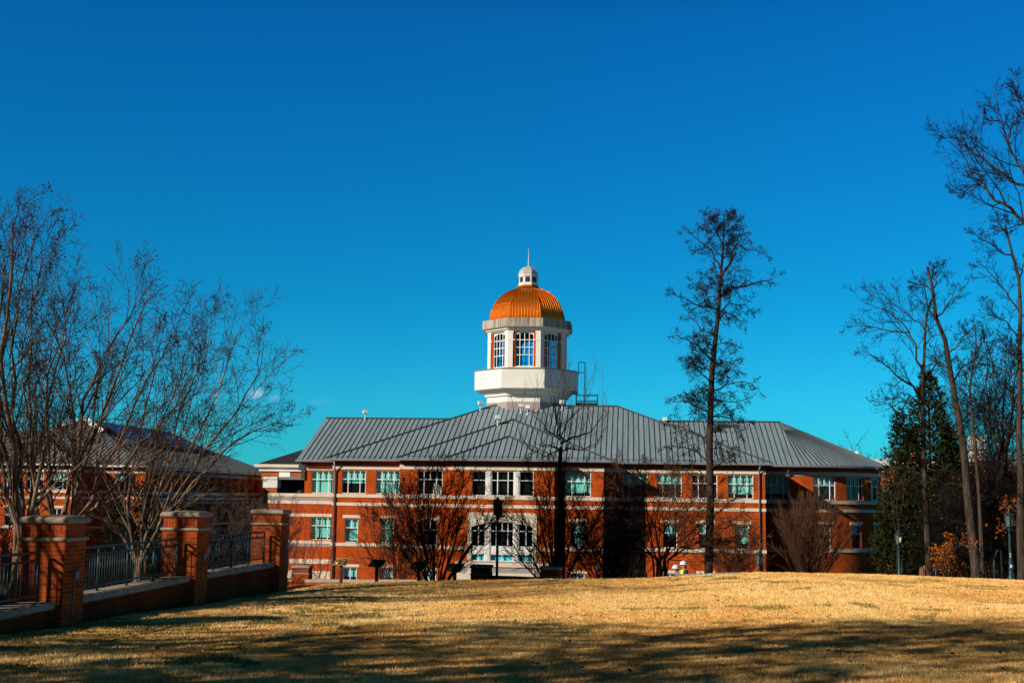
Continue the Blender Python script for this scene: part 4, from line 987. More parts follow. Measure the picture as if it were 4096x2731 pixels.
# ------------------------------------------------------------------ plaques on posts
def text_mesh(txt, size, name, m, parent, M4):
    cu = bpy.data.curves.new(name, 'FONT'); cu.body = txt; cu.size = size; cu.align_x = 'LEFT'; cu.extrude = .001
    ob = bpy.data.objects.new(name, cu); COL.objects.link(ob)
    dg_ = bpy.context.evaluated_depsgraph_get(); me = bpy.data.meshes.new_from_object(ob.evaluated_get(dg_)); bpy.data.objects.remove(ob)
    me.name = name; me.transform(M4); me.materials.clear(); me.materials.append(MATS[m])
    o = bpy.data.objects.new(name, me); COL.objects.link(o); o.parent = parent; return o
def plaque(px, py, Y, label, txt, rz=-.5):
    p = at(px, py, Y); z0 = gz(p.x, Y)
    r = empty('plaque_stand', (p.x, Y, z0), rz, label, 'plaque', 'slanted plaques on posts'); zt = p.z - z0
    mb = MB(); mb.box(-.055, .055, -.04, .04, -.4, zt - .06); mb.build('post', 'dark_metal', r)
    M4 = Matrix.Translation((0, 0, zt)) @ Matrix.Rotation(rad(38), 4, 'X')
    sh = lambda v: M4 @ Vector((v.x + v.y * .0, v.y, v.z))
    mb = MB(); mb.box(-.33, .33, -.22, .22, -.025, 0, 0, sh); bo = mb.build('board', 'plaque_black', r)
    mb = MB()
    for b_ in ((-.33, .33, -.22, -.195), (-.33, .33, .195, .22), (-.33, -.305, -.195, .195), (.305, .33, -.195, .195)): mb.box(*b_, .001, .006, 0, sh)
    mb.box(-.07, -.063, -.16, .12, .001, .005, 0, sh)
    mb.build('border', 'plaque_gold', bo)
    text_mesh(txt, .13, 'letters', 'plaque_gold', bo, M4 @ Matrix.Translation((-.29, .085, .004)))
    mb = MB(); mb.lathe([(.085, .002), (.085, .006), (.001, .006)], 16); cr_ = MB()
    cr_.v = [tuple(M4 @ Vector((v[0] - .185, v[1] - .065, v[2]))) for v in mb.v]; cr_.f, cr_.mi, cr_.sm = mb.f, mb.mi, mb.sm; cr_.box(-.235, -.135, .012, .034, .002, .006, 0, sh); cr_.build('crest', 'plaque_gold', bo)
    mb = MB()
    for i, (a, b_) in enumerate(((-.035, .27), (.015, .17), (-.035, .2), (-.015, .14), (-.035, .21))): mb.box(a, b_, .11 - i * .06, .125 - i * .06, .001, .004, 0, sh)
    tag(mb.build('lettering', 'plaque_gold', bo), kind='stuff')
plaque(1366, 2246, 52, 'sunlit black plaque with gold border, nearest the pale stubby pier', 'A\u0395\u03a6')
plaque(1508, 2251, 51, 'half shaded black plaque with gold edge, second from the left', '\u03a6\u03a3\u03a3')
plaque(1676, 2259, 49.5, 'shaded dark plaque on a post between two bare shrubs', '\u03a3\u03a6\u0395')
plaque(1820, 2268, 48.5, 'shaded dark plaque closest to the middle pier', '\u03a0\u039a\u03a6')

# accessible route sign
p = at(2384.5, 2261, 47); z0 = gz(p.x, 47)
r = empty('accessible_route_sign', (p.x, 47, z0), 0, 'slim dark blue sign post with white wheelchair symbol and arrow', 'sign'); zt = p.z - z0
mb = MB(); mb.box(-.032, .032, -.02, .02, -.4, zt - .2); mb.build('post', 'dark_metal', r)
mb = MB(); mb.prism([(-.047, -.027), (.047, -.027), (.047, .02), (-.047, .02)], zt - .20, zt + .03); bo = mb.build('board', 'sign_blue', r)
mb = MB(); Tz = lambda x, z: (x, -.0285, zt + z); c0 = (-.006, -.055)
def strip(pts, w):
    for (a, b_), (c, d) in zip(pts, pts[1:]):
        dx, dz = c - a, d - b_; l = math.hypot(dx, dz); nx_, nz2 = -dz / l * w, dx / l * w
        mb.face([Tz(a - nx_, b_ - nz2), Tz(c - nx_, d - nz2), Tz(c + nx_, d + nz2), Tz(a + nx_, b_ + nz2)])
strip([(c0[0] + .032 * math.cos(rad(a)), c0[1] + .032 * math.sin(rad(a))) for a in range(140, 405, 15)], .006)
strip([(.012, .014), (-.004, -.008), (-.010, -.030), (.014, -.034), (.026, -.062)], .007)
mb.face([Tz(.012 + .008 * math.cos(i), .018 + .008 * math.sin(i)) for i in (0, .8, 1.6, 2.4, 3.2, 4., 4.8, 5.6)])
mb.build('wheelchair_symbol', 'sign_white', bo)
mb = MB(); strip([(-.028, -.125), (.01, -.125)], .008); mb.face([Tz(.006, -.148), Tz(.03, -.125), Tz(.006, -.102)]); mb.build('arrow', 'sign_white', bo)

# handrail, posts and stump at the edge of the wood
def post_thing(name, px, ya, yb, Y, label, m, r_=.035, cat='post', grp=None):
    p, q = at(px, ya, Y), at(px, yb, Y); mb = MB(); mb.tube([(0, 0, -.6), (0, 0, p.z - q.z)], [r_, r_], 8); o = mb.build(name, m, None, (q.x, q.y, q.z)); tag(o, label, cat, grp)
post_thing('bollard_post', 3608, 2240, 2288, 62, 'thin blue green post beside the sunlit street lamp', 'rail_paint')
post_thing('bollard_post', 3743, 2262, 2290, 56, 'short blue green post right of the pale tree trunk', 'rail_paint')
post_thing('bollard_post', 4078, 2276, 2306, 54, 'short blue green post at the far right edge', 'rail_paint')
p, q = at(3975, 2245, 56), at(4003, 2200, 56); b0 = at(3975, 2294, 56); mb = MB()
mb.tube([(p.x, p.y, b0.z - .5), (p.x, p.y, p.z), (q.x - .18, q.y, q.z), (q.x, q.y, q.z), (q.x, q.y, b0.z - .5)], [.035] * 5, 8)
tag(mb.build('handrail', 'rail_paint'), 'bent blue green stair handrail among the trunks at the right', 'handrail')
p = at(3690, 2262, 58); mb = MB(); _R = random.Random(5); _n = 14; _o = [(math.cos(6.283 * j / _n), math.sin(6.283 * j / _n), _R.uniform(.8, 1.15), _R.uniform(-.22, .04)) for j in range(_n)]
for j in range(_n):
    a_, b_ = _o[j], _o[(j + 1) % _n]
    mb.face([(a_[0] * .22 * a_[2], a_[1] * .22 * a_[2], -1), (b_[0] * .22 * b_[2], b_[1] * .22 * b_[2], -1), (b_[0] * .14 * b_[2], b_[1] * .14 * b_[2], b_[3]), (a_[0] * .14 * a_[2], a_[1] * .14 * a_[2], a_[3])])
    mb.face([(a_[0] * .14 * a_[2], a_[1] * .14 * a_[2], a_[3]), (b_[0] * .14 * b_[2], b_[1] * .14 * b_[2], b_[3]), (0, 0, -.16)])
tag(mb.build('tree_stump', 'raw_wood', None, p), 'short broken reddish stump at the foot of the evergreen', 'stump')

# ------------------------------------------------------------------ people
def skin_mesh(name, nodes, edges, m, parent, sub=2):
    me = bpy.data.meshes.new(name); me.from_pydata([n[0] for n in nodes], edges, []); ob = bpy.data.objects.new(name, me); COL.objects.link(ob)
    md = ob.modifiers.new('s', 'SKIN'); md.use_smooth_shade = True
    for i, n in enumerate(nodes):
        sv = me.skin_vertices[0].data[i]; sv.radius = n[1] if isinstance(n[1], tuple) else (n[1], n[1]); sv.use_root = (i == 0)
    md2 = ob.modifiers.new('u', 'SUBSURF'); md2.levels = sub; md2.render_levels = sub
    dg_ = bpy.context.evaluated_depsgraph_get(); m2 = bpy.data.meshes.new_from_object(ob.evaluated_get(dg_)); bpy.data.objects.remove(ob)
    m2.name = name; m2.materials.clear(); m2.materials.append(MATS[m])
    for p_ in m2.polygons: p_.use_smooth = True
    o = bpy.data.objects.new(name, m2); COL.objects.link(o); o.parent = parent; return o
def person(px, ytop, Y, rz, label, skin, helmet, vest, bend=0., hgt=1.75, cloth='navy_cloth'):
    """faces local -y; ytop is the pixel row of the top of the head or helmet"""
    p = at(px, ytop, Y); k = hgt / 1.8; z0 = p.z - (1.80 + (.06 if helmet else .02)) * k + bend * .12
    r = empty('person', (p.x, Y, z0), rz, label, 'person'); r.scale = (k, k, k)
    f = -bend * .22
    def B3(x, y, z): return (x, y + f * max(0, z - .95), z)
    hd = lambda dx, dy, dz: B3(dx, dy - .02 - bend * .05, 1.62 + dz)
    nodes = [(B3(0, 0, .98), (.15, .11)), (B3(0, 0, 1.15), (.14, .10)), (B3(0, 0, 1.36), (.17, .11)), (B3(0, .01, 1.46), (.10, .085)), (B3(0, .0, 1.52), (.056, .06)), (hd(0, -.005, 0), (.074, .092)), (hd(0, -.005, .09), (.076, .094)), (hd(0, .0, .15), (.05, .06))]
    edges = [(i, i + 1) for i in range(7)]
    for s in (-1, 1):
        n = len(nodes); nodes += [(B3(s * .19, 0, 1.43), .062), (B3(s * .24, .03, 1.15), .05), (B3(s * .24, -.09, .93), .038), (B3(s * .235, -.12, .84), .036)]; edges += [(2, n), (n, n + 1), (n + 1, n + 2), (n + 2, n + 3)]
        for q, (dx, dy, L_) in enumerate(((-.02, -.03, .085), (-.005, -.035, .095), (.012, -.03, .09), (.025, -.02, .07), (-s * .035, -.05, .05))):
            m_ = len(nodes); b0 = B3(s * .235, -.12, .84); nodes += [((b0[0] + dx * .8, b0[1] + dy * .6, b0[2] - .02), .010), ((b0[0] + dx, b0[1] + dy - .02, b0[2] - L_), .008)]; edges += [(n + 3, m_), (m_, m_ + 1)]
        n = len(nodes); nodes += [((s * .10, 0, .9), (.095, .10)), ((s * .11, -.03, .50), .065), ((s * .11, .02, .10), .045), ((s * .12, -.12, .05), .04)]; edges += [(0, n), (n, n + 1), (n + 1, n + 2), (n + 2, n + 3)]
    skin_mesh('body', nodes, edges, skin, r)
    # face
    mb = MB(); c = hd(0, -.095, .0)
    mb.face([(c[0] - .016, c[1] + .006, c[2] - .01), (c[0] + .016, c[1] + .006, c[2] - .01), (c[0], c[1] - .026, c[2] - .006)]); mb.face([(c[0] - .016, c[1] + .006, c[2] - .01), (c[0], c[1] - .026, c[2] - .006), (c[0], c[1] + .004, c[2] + .04)]); mb.face([(c[0] + .016, c[1] + .006, c[2] - .01), (c[0], c[1] + .004, c[2] + .04), (c[0], c[1] - .026, c[2] - .006)])
    mb.build('nose', skin, r)
    for s in (-1, 1):
        mb = MB(); e = hd(s * .032, -.088, .03); mb.ball(e, .012); mb.build('eye', 'hair', r)
        mb = MB(); e = hd(s * .082, .005, .01); mb.lathe([(.004, -.03), (.016, -.02), (.02, .01), (.006, .03)], 8, e); mb.build('ear', skin, r)
    mb = MB(); e = hd(0, -.085, -.045); mb.box(e[0] - .022, e[0] + .022, e[1] - .012, e[1] + .01, e[2] - .004, e[2] + .005); mb.build('mouth', 'twig_brown', r)
    # clothes
    g = 1.14
    nodes2 = [(B3(0, 0, .92), (.175, .135)), (B3(0, 0, 1.15), (.165, .125)), (B3(0, 0, 1.36), (.195, .135)), (B3(0, .01, 1.45), (.12, .105))]
    ed2 = [(0, 1), (1, 2), (2, 3)]
    for s in (-1, 1):
        n = len(nodes2); nodes2 += [(B3(s * .195, 0, 1.42), .08), (B3(s * .245, .03, 1.15), .066), (B3(s * .245, -.08, .94), .052)]; ed2 += [(2, n), (n, n + 1), (n + 1, n + 2)]
    skin_mesh('jacket', nodes2, ed2, cloth, r)
    nodes3 = [((0, 0, .95), (.165, .13))]; ed3 = []
    for s in (-1, 1):
        n = len(nodes3); nodes3 += [((s * .10, 0, .86), (.11, .115)), ((s * .11, -.03, .5), .085), ((s * .11, .02, .09), .07)]; ed3 += [(0, n), (n, n + 1), (n + 1, n + 2)]
    skin_mesh('trousers', nodes3, ed3, 'denim', r)
    if vest:
        mb = MB(); n = 20; prof = [(.205, .150, 1.0), (.20, .145, 1.15), (.215, .155, 1.33), (.19, .15, 1.43), (.13, .125, 1.50)]
        for i in range(len(prof) - 1):
            for j in range(n):
                am = (j + .5) / n * 2 * math.pi
                if i >= 1 and abs(math.cos(am)) > .80: continue
                q = []
                for (rx, ry, z), jj in ((prof[i], j), (prof[i], j + 1), (prof[i + 1], j + 1), (prof[i + 1], j)): a = jj / n * 2 * math.pi; q.append(B3(rx * math.cos(a), ry * math.sin(a), z))
                mb.face(q, 1 if (i == 1) else 0, True)
        mb.build('safety_vest', ['hivis', 'hivis_band'], r)
    if helmet:
        mb = MB(); c = hd(0, .0, .075); ring = []
        pr_ = [(1.0, 0.), (.99, .03), (.93, .07), (.75, .105), (.45, .13), (.02, .14)]
        for i in range(len(pr_) - 1):
            for j in range(18):
                q = []
                for (f_, z), jj in ((pr_[i], j), (pr_[i], j + 1), (pr_[i + 1], j + 1), (pr_[i + 1], j)): a = jj / 18 * 2 * math.pi; q.append((c[0] + .112 * f_ * math.cos(a), c[1] + .135 * f_ * math.sin(a), c[2] + z))
                mb.face(q, 0, True)
        for j in range(18):
            a, b_ = j / 18 * 2 * math.pi, (j + 1) / 18 * 2 * math.pi; ex_ = lambda t: 1.12 + .28 * max(0, -math.sin(t)) ** 2
            mb.face([(c[0] + .112 * math.cos(a), c[1] + .135 * math.sin(a), c[2] + .004), (c[0] + .112 * math.cos(b_), c[1] + .135 * math.sin(b_), c[2] + .004), (c[0] + .112 * ex_(b_) * math.cos(b_), c[1] + .135 * ex_(b_) * math.sin(b_), c[2] - .008), (c[0] + .112 * ex_(a) * math.cos(a), c[1] + .135 * ex_(a) * math.sin(a), c[2] - .008)])
        mb.build('hard_hat', 'helmet', r)
        mb = MB(); c = hd(0, .03, .03)
        for i in range(5):
            for j in range(12):
                q = []
                for ii, jj in ((i, j), (i, j + 1), (i + 1, j + 1), (i + 1, j)): z = -.10 + .03 * ii; a = jj / 12 * math.pi; q.append((c[0] + .088 * math.cos(a), c[1] + .105 * math.sin(a) - .02, c[2] + z + .03))
                mb.face(q, 0, True)
        mb.build('hair', 'hair', r)
    else:
        rr = random.Random(3); mb = MB(); c = hd(0, .03, .09)
        for i in range(260):
            v = Vector((rr.gauss(0, 1), rr.gauss(0, 1), rr.gauss(0, 1))).normalized()
            if v.y < -.35 and v.z < .45: continue
            if v.z < -.75: continue
            mb.ball((c[0] + v.x * .105, c[1] + v.y * .115, c[2] + v.z * .115), rr.uniform(.02, .04))
        mb.build('hair', 'hair', r)
    return r
person(2737, 2239, 47.5, rad(-78), 'person in white hard hat and yellow safety vest, the taller of two', 'skin', True, True, 0.05, 1.80)
person(2715, 2261, 48.3, rad(-84), 'person in white hard hat half hidden behind the taller worker', 'skin', True, False, .5, 1.72, 'black_cloth')
person(2547, 2256, 48, rad(80), 'person with dark curly hair and black hoodie walking right in shade', 'skin_brown', False, False, .2, 1.75, 'black_cloth')
# ------------------------------------------------------------------ vegetation
def nrm(v):
    l = math.sqrt(v[0] * v[0] + v[1] * v[1] + v[2] * v[2]) or 1.; return (v[0] / l, v[1] / l, v[2] / l)
def rot_off(d, ang, az):
    """direction at angle ang from d, azimuth az about it"""
    if abs(d[2]) < .95: ux, uy, uz = nrm((-d[1], d[0], 0))
    else: ux, uy, uz = 1., 0., 0.
    wx, wy, wz = d[1] * uz - d[2] * uy, d[2] * ux - d[0] * uz, d[0] * uy - d[1] * ux
    c, s = math.cos(ang), math.sin(ang); ca, sa = math.cos(az) * s, math.sin(az) * s
    return (d[0] * c + ux * ca + wx * sa, d[1] * c + uy * ca + wy * sa, d[2] * c + uz * ca + wz * sa)
class Cfg:
    """per level lists: number of children per metre (or count), angle, length ratio, wiggle, upward pull"""
    def __init__(s, n, ang, lr, wig, up, start=.25, rr=.55, rmin=.006, kink=0., rtip=.3): s.n, s.ang, s.lr, s.wig, s.up, s.start, s.rr, s.rmin, s.kink, s.rtip = n, ang, lr, wig, up, start, rr, rmin, kink, rtip
class Tree:
    def __init__(s, seed): s.rnd = random.Random(seed); s.big = []; s.small = []; s.tips = []; s.thr = .03
    def add(s, pts, radii):
        (s.big if max(radii) >= s.thr else s.small).append((pts, radii))
    def branch(s, p, d, L, r, lvl, c):
        R = s.rnd; i0 = min(lvl, len(c.n) - 1)
        ns = 5 if L > 1.5 else (4 if L > .5 else 3); pts = [p]; st = L / ns; last = lvl >= len(c.n)
        w, u = c.wig[min(lvl, len(c.wig) - 1)], c.up[min(lvl, len(c.up) - 1)]
        for i in range(ns):
            d = nrm((d[0] + R.gauss(0, w), d[1] + R.gauss(0, w), d[2] + R.gauss(0, w) + u))
            p = (p[0] + d[0] * st, p[1] + d[1] * st, p[2] + d[2] * st); pts.append(p)
        r1 = max(c.rmin * .7, r * c.rtip); radii = [r + (r1 - r) * i / ns for i in range(ns + 1)]
        s.add(pts, radii)
        if last: s.tips.append((pts[-1], d)); return
        s.kids(pts, radii, L, lvl, c)
        if lvl == len(c.n) - 1: s.tips.append((pts[-1], d))
    def kids(s, pts, radii, L, lvl, c, start=None, sides=None):
        R = s.rnd; n = c.n[lvl]; n = int(n * L + R.random()) if isinstance(n, float) else n
        st = c.start if start is None else start; az = R.random() * 6.28
        for k in range(n):
            t = st + (1 - st) * (k + R.random()) / n; f = t * (len(pts) - 1); i = min(int(f), len(pts) - 2); f -= i
            a, b = pts[i], pts[i + 1]; q = (a[0] + (b[0] - a[0]) * f, a[1] + (b[1] - a[1]) * f, a[2] + (b[2] - a[2]) * f)
            d = nrm((b[0] - a[0], b[1] - a[1], b[2] - a[2])); az += 2.4 + R.gauss(0, .5)
            dd = rot_off(d, c.ang[lvl] * R.uniform(.7, 1.25), az)
            l = c.lr[lvl]; l = (L * l if isinstance(l, float) else l[0]) * (1.15 - .75 * t) * R.uniform(.6, 1.25)
            rr = max(c.rmin, (radii[i] + (radii[i + 1] - radii[i]) * f) * c.rr * R.uniform(.7, 1.1))
            s.branch(q, dd, l, rr, lvl + 1, c)
    def limb(s, pts, r0, r1, lvl, c, start=.15, jit=.0, n=None):
        """a given main limb; children follow the cfg from this level"""
        P = [tuple(p) for p in pts]; Q = [P[0]]; R = s.rnd
        for a, b in zip(P, P[1:]):
            for k in (1, 2): f = k / 2; Q.append(tuple(a[i] + (b[i] - a[i]) * f + R.gauss(0, jit) for i in range(3)))
        m = len(Q) - 1; radii = [r0 + (r1 - r0) * i / m for i in range(m + 1)]; L = sum(math.dist(a, b) for a, b in zip(Q, Q[1:]))
        s.add(Q, radii); s.kids(Q, radii, L, lvl, c, start); s.tips.append((Q[-1], nrm(tuple(Q[-1][i] - Q[-2][i] for i in range(3)))))
        return Q, radii
    def build(s, name, loc, label, cat, bark, twig, group=None, pods=None, leaves=None, trunk='trunk', crown='crown'):
        r = empty(name, loc, 0, label, cat, group); ox, oy, oz = loc
        def mesh(lst, nm, m):
            mb = MB()
            for pts, rd in lst:
                q = max(rd); n = 10 if q > .1 else (7 if q > .05 else (5 if q > .022 else 3))
                mb.tube([(x - ox, y - oy, z - oz) for x, y, z in pts], rd, n, 0, False)
            return mb.build(nm, m, r) if mb.v else None
        mesh(s.big, trunk, bark); mesh(s.small, crown, twig)
        if pods:
            prob, cnt, size, spread = pods; mb = MB(); R = s.rnd
            for p, d in s.tips:
                if R.random() > prob: continue
                for k in range(cnt if isinstance(cnt, int) else R.randint(*cnt)):
                    t = R.random(); a = (p[0] - ox + R.gauss(0, spread) + d[0] * spread * t, p[1] - oy + R.gauss(0, spread) + d[1] * spread * t, p[2] - oz + R.gauss(0, spread) + d[2] * spread * t * 2)
                    mb.ball(a, size * R.uniform(.7, 1.2))
            if mb.v: mb.build('seed_pods', 'pod', r)
        if leaves:
            mb = MB(); R = s.rnd; prob, cnt, size, m = leaves
            for p, d in s.tips:
                if R.random() > prob: continue
                for k in range(cnt): leaf(mb, (p[0] - ox + R.gauss(0, .10), p[1] - oy + R.gauss(0, .10), p[2] - oz + R.gauss(0, .10)), size * R.uniform(.6, 1.2), R)
            if mb.v: mb.build('leaves', m, r)
        return r
def leaf(mb, p, s, R):
    d = nrm((R.gauss(0, 1), R.gauss(0, 1), R.gauss(-.6, .7))); e = nrm((R.gauss(0, 1), R.gauss(0, 1), R.gauss(0, 1)))
    x = nrm((d[1] * e[2] - d[2] * e[1], d[2] * e[0] - d[0] * e[2], d[0] * e[1] - d[1] * e[0]))
    mb.face([p, (p[0] + d[0] * s * .5 + x[0] * s * .32, p[1] + d[1] * s * .5 + x[1] * s * .32, p[2] + d[2] * s * .5 + x[2] * s * .32), (p[0] + d[0] * s, p[1] + d[1] * s, p[2] + d[2] * s), (p[0] + d[0] * s * .5 - x[0] * s * .32, p[1] + d[1] * s * .5 - x[1] * s * .32, p[2] + d[2] * s * .5 - x[2] * s * .32)])
def V3(px, py, Y): return tuple(at(px, py, Y))
def path(lst, Y, dy=0.):
    """pixel polyline -> points at distance Y, drifting by dy over its length"""
    n = max(1, len(lst) - 1); return [V3(a, b, Y + dy * i / n) for i, (a, b) in enumerate(lst)]

# ---- crape myrtles behind the fence
CM = Cfg(n=[15, 8, 5], ang=[.42, .6, .75], lr=[.36, .46, .62], wig=[.10, .14, .2], up=[.05, .05, .02], start=.24, rr=.56, rmin=.0048, rtip=.28)
def myrtle(seed, base, stems, Y, label, pods=(.009, (14, 30), .017, .06), r0=.062, twig='twig_myrtle', bark='bark_myrtle', spread=.55, cfg=CM, group='bare crape myrtles behind the fence'):
    t = Tree(seed); t.thr = .011; R = t.rnd
    b = V3(*base, Y); z0 = gz(b[0], b[1]); bz = (b[0], b[1], z0)
    for st in stems:
        dy = R.uniform(-spread, spread) * 3
        pts = [(bz[0] + R.gauss(0, .14), bz[1] + R.gauss(0, .14), z0 - .1)] + path(st, Y + dy * .3, dy)
        t.limb(pts, r0 * R.uniform(.75, 1.15), .010, 0, cfg, .26, .035)
    return t.build('crape_myrtle', bz, label, 'tree', bark, twig, group, pods)
myrtle(11, (110, 2360), [[(75, 2150), (40, 1950), (-30, 1650), (-90, 1300)], [(100, 2120), (80, 1900), (60, 1650), (50, 1400), (90, 1150), (150, 930)], [(60, 2100), (10, 1850), (-10, 1500), (10, 1200), (22, 1000)], [(120, 2130), (150, 1900), (210, 1700), (330, 1480)], [(90, 2150), (30, 2000), (-80, 1800)], [(85, 2140), (60, 1800), (0, 1420), (50, 1100), (62, 880)], [(110, 2100), (130, 1800), (110, 1500), (140, 1250), (165, 1040)]], 24.5, 'tallest bare crape myrtle at the left edge of the photo')
myrtle(12, (270, 2400), [[(150, 2080), (130, 1850), (190, 1600), (260, 1350), (225, 1120)], [(215, 2080), (190, 1850), (200, 1500), (300, 1200)], [(250, 2080), (300, 1850), (340, 1600), (430, 1400), (510, 1270), (560, 1160)], [(270, 2090), (330, 1900), (370, 1700), (400, 1480), (350, 1330)], [(310, 2080), (400, 1920), (480, 1760), (600, 1500), (690, 1330)], [(330, 2070), (440, 1950), (560, 1790), (700, 1620), (760, 1500)], [(200, 2080), (150, 1900), (60, 1750), (-20, 1680)], [(290, 2080), (300, 1700), (250, 1420), (170, 1250)], [(280, 2080), (360, 1780), (470, 1500), (600, 1160)]], 28.5, 'bare crape myrtle fanning out behind the nearest pillar')
myrtle(13, (550, 2390), [[(552, 2250), (520, 2130), (500, 2000), (560, 1750), (620, 1500), (600, 1350)], [(560, 2240), (600, 2080), (640, 1900), (720, 1650), (800, 1450), (810, 1330)], [(565, 2250), (640, 2080), (700, 1930), (790, 1750), (880, 1560), (920, 1420), (990, 1250)], [(570, 2240), (660, 2060), (780, 1930), (900, 1800), (980, 1745), (1060, 1710), (1110, 1685)], [(545, 2250), (470, 2120), (420, 2080), (360, 2060), (330, 2100)], [(556, 2230), (580, 2000), (640, 1700), (720, 1500), (740, 1400)], [(562, 2240), (680, 2020), (820, 1800), (940, 1640), (1030, 1500), (1050, 1400)], [(560, 2230), (610, 2050), (700, 1800), (760, 1620), (850, 1300)], [(575, 2240), (700, 2050), (830, 1960), (960, 1930)]], 34, 'bare crape myrtle with pale stems behind the middle pillar')

HM = Cfg(n=[3, 2], ang=[.5, .6], lr=[.35, .4], wig=[.1, .14], up=[.05, .05], start=.3, rr=.6, rmin=.012, rtip=.4)
def hidden_myrtle(seed, x, y, n, label):
    t = Tree(seed); t.thr = .011; R = t.rnd; z0 = gz(x, y)
    for i in range(n):
        a = R.random() * 6.28; k = R.uniform(.5, 2.4); h = R.uniform(5.5, 8)
        t.limb([(x + R.gauss(0, .25), y + R.gauss(0, .25), z0 - .1), (x + math.cos(a) * k * .3, y + math.sin(a) * k * .3, z0 + h * .35), (x + math.cos(a) * k * .65, y + math.sin(a) * k * .65, z0 + h * .7), (x + math.cos(a) * k, y + math.sin(a) * k, z0 + h)], .105 * R.uniform(.7, 1.2), .03, 0, HM, .3, .05)
    t.build('crape_myrtle', (x, y, z0), label, 'tree', 'bark_myrtle', 'twig_myrtle', 'bare crape myrtles behind the fence')
hidden_myrtle(16, -13.4, 16.4, 20, 'crape myrtle outside the left edge, casting branch shadows on the nearest pillar')
hidden_myrtle(17, -13.4, 22.7, 16, 'crape myrtle outside the left edge, casting branch shadows on the middle pillar')
hidden_myrtle(18, -13.6, 28.0, 12, 'crape myrtle beyond the left edge, casting branch shadows on the farthest pillar')
# lit spindly young trees and shrubs in front of the left end of the long building
SH = Cfg(n=[12, 8, 4], ang=[.45, .55, .6], lr=[.42, .48, .62], wig=[.10, .13, .17], up=[.06, .05, .04], start=.12, rr=.52, rmin=.009, rtip=.32)
def shrub(seed, px, ptop, Y, width, nst, label, twig, bark='bark_dark', r0=.035, cfg=SH, grp=None, pods=None, name='bare_shrub', lean=0., arch=.0, leaves=None, zb=None, ang0=.0):
    """vase of stems from one foot"""
    t = Tree(seed); t.thr = .016; R = t.rnd; b = at(px, 2200, Y); z0 = gz(b.x, Y) if zb is None else zb
    zt = at(px, ptop, Y).z; Hh = zt - z0; half = width * Y / FPX / 2
    for i in range(nst):
        f = (i + .5) / nst * 2 - 1 + R.gauss(0, .10); g = R.uniform(-1, 1); k = 1 - .35 * abs(f) ** 2 - .18 * R.random()
        x1, y1, z1 = b.x + half * f + lean, Y + half * g * .8, z0 + Hh * k
        x0, y0 = b.x + f * .22, Y + g * .2
        mid = (lerp(x0, x1, .38 - arch * .2), lerp(y0, y1, .38), lerp(z0, z1, .5 + arch * .12)); m0 = (lerp(x0, x1, .14), lerp(y0, y1, .14), lerp(z0, z1, .25))
        m3 = (lerp(x0, x1, .68), lerp(y0, y1, .68), lerp(z0, z1, .78))
        t.limb([(x0, y0, z0 - .1), m0, mid, m3, (x1, y1, z1)], r0 * R.uniform(.7, 1.2), .010, 0, cfg, .15, .06)
    return t.build(name, (b.x, Y, z0), label, 'shrub' if 'shrub' in name else 'tree', bark, twig, grp, pods, leaves)
YT = Cfg(n=[8, 5], ang=[.55, .6], lr=[.34, .4], wig=[.11, .14], up=[.05, .03], start=.2, rr=.5, rmin=.009, rtip=.3)
G1 = 'bare shrubs in front of the long building'
shrub(21, 1215, 2035, 70, 190, 5, 'sunlit spindly shrub behind the pale stubby pier', 'twig_grey', 'bark_grey', .03, YT, G1)
shrub(22, 1285, 1985, 72, 200, 6, 'sunlit spindly shrub beside the left downspout and golden plaque', 'twig_grey', 'bark_grey', .03, YT, G1)
shrub(23, 1150, 2080, 66, 120, 4, 'small lit shrub beside the farthest fence pillar', 'twig_grey', 'bark_grey', .025, YT, G1)
# big dark shrubs
DK = Cfg(n=[13, 8, 4], ang=[.42, .5, .55], lr=[.46, .5, .62], wig=[.09, .13, .16], up=[.06, .05, .04], start=.10, rr=.5, rmin=.0078, rtip=.32)
shrub(31, 1745, 1830, 52, 560, 12, 'huge dark bare shrub left of the arched entrance', 'twig_dark', 'bark_dark', .05, DK, G1)
shrub(32, 1590, 1930, 66, 360, 11, 'brownish bare shrub behind the two middle plaques', 'twig_brown', 'bark_grey', .035, SH, G1)
shrub(33, 2225, 1850, 52.5, 520, 11, 'huge dark bare shrub around the trunk right of the entrance', 'twig_dark', 'bark_dark', .05, DK, G1)
shrub(34, 2400, 1990, 54, 330, 10, 'dark bare shrub behind the blue sign post', 'twig_dark', 'bark_dark', .04, SH, G1)
UPR = Cfg(n=[14, 7], ang=[.20, .3], lr=[.40, .4], wig=[.04, .07], up=[.06, .05], start=.1, rr=.5, rmin=.010, rtip=.35)
shrub(35, 2500, 2060, 92, 330, 26, 'thicket of upright dark stems in the shaded corner', 'twig_dark', 'bark_dark', .03, UPR, G1)  # near-black twig colour deepens the shade of the recess
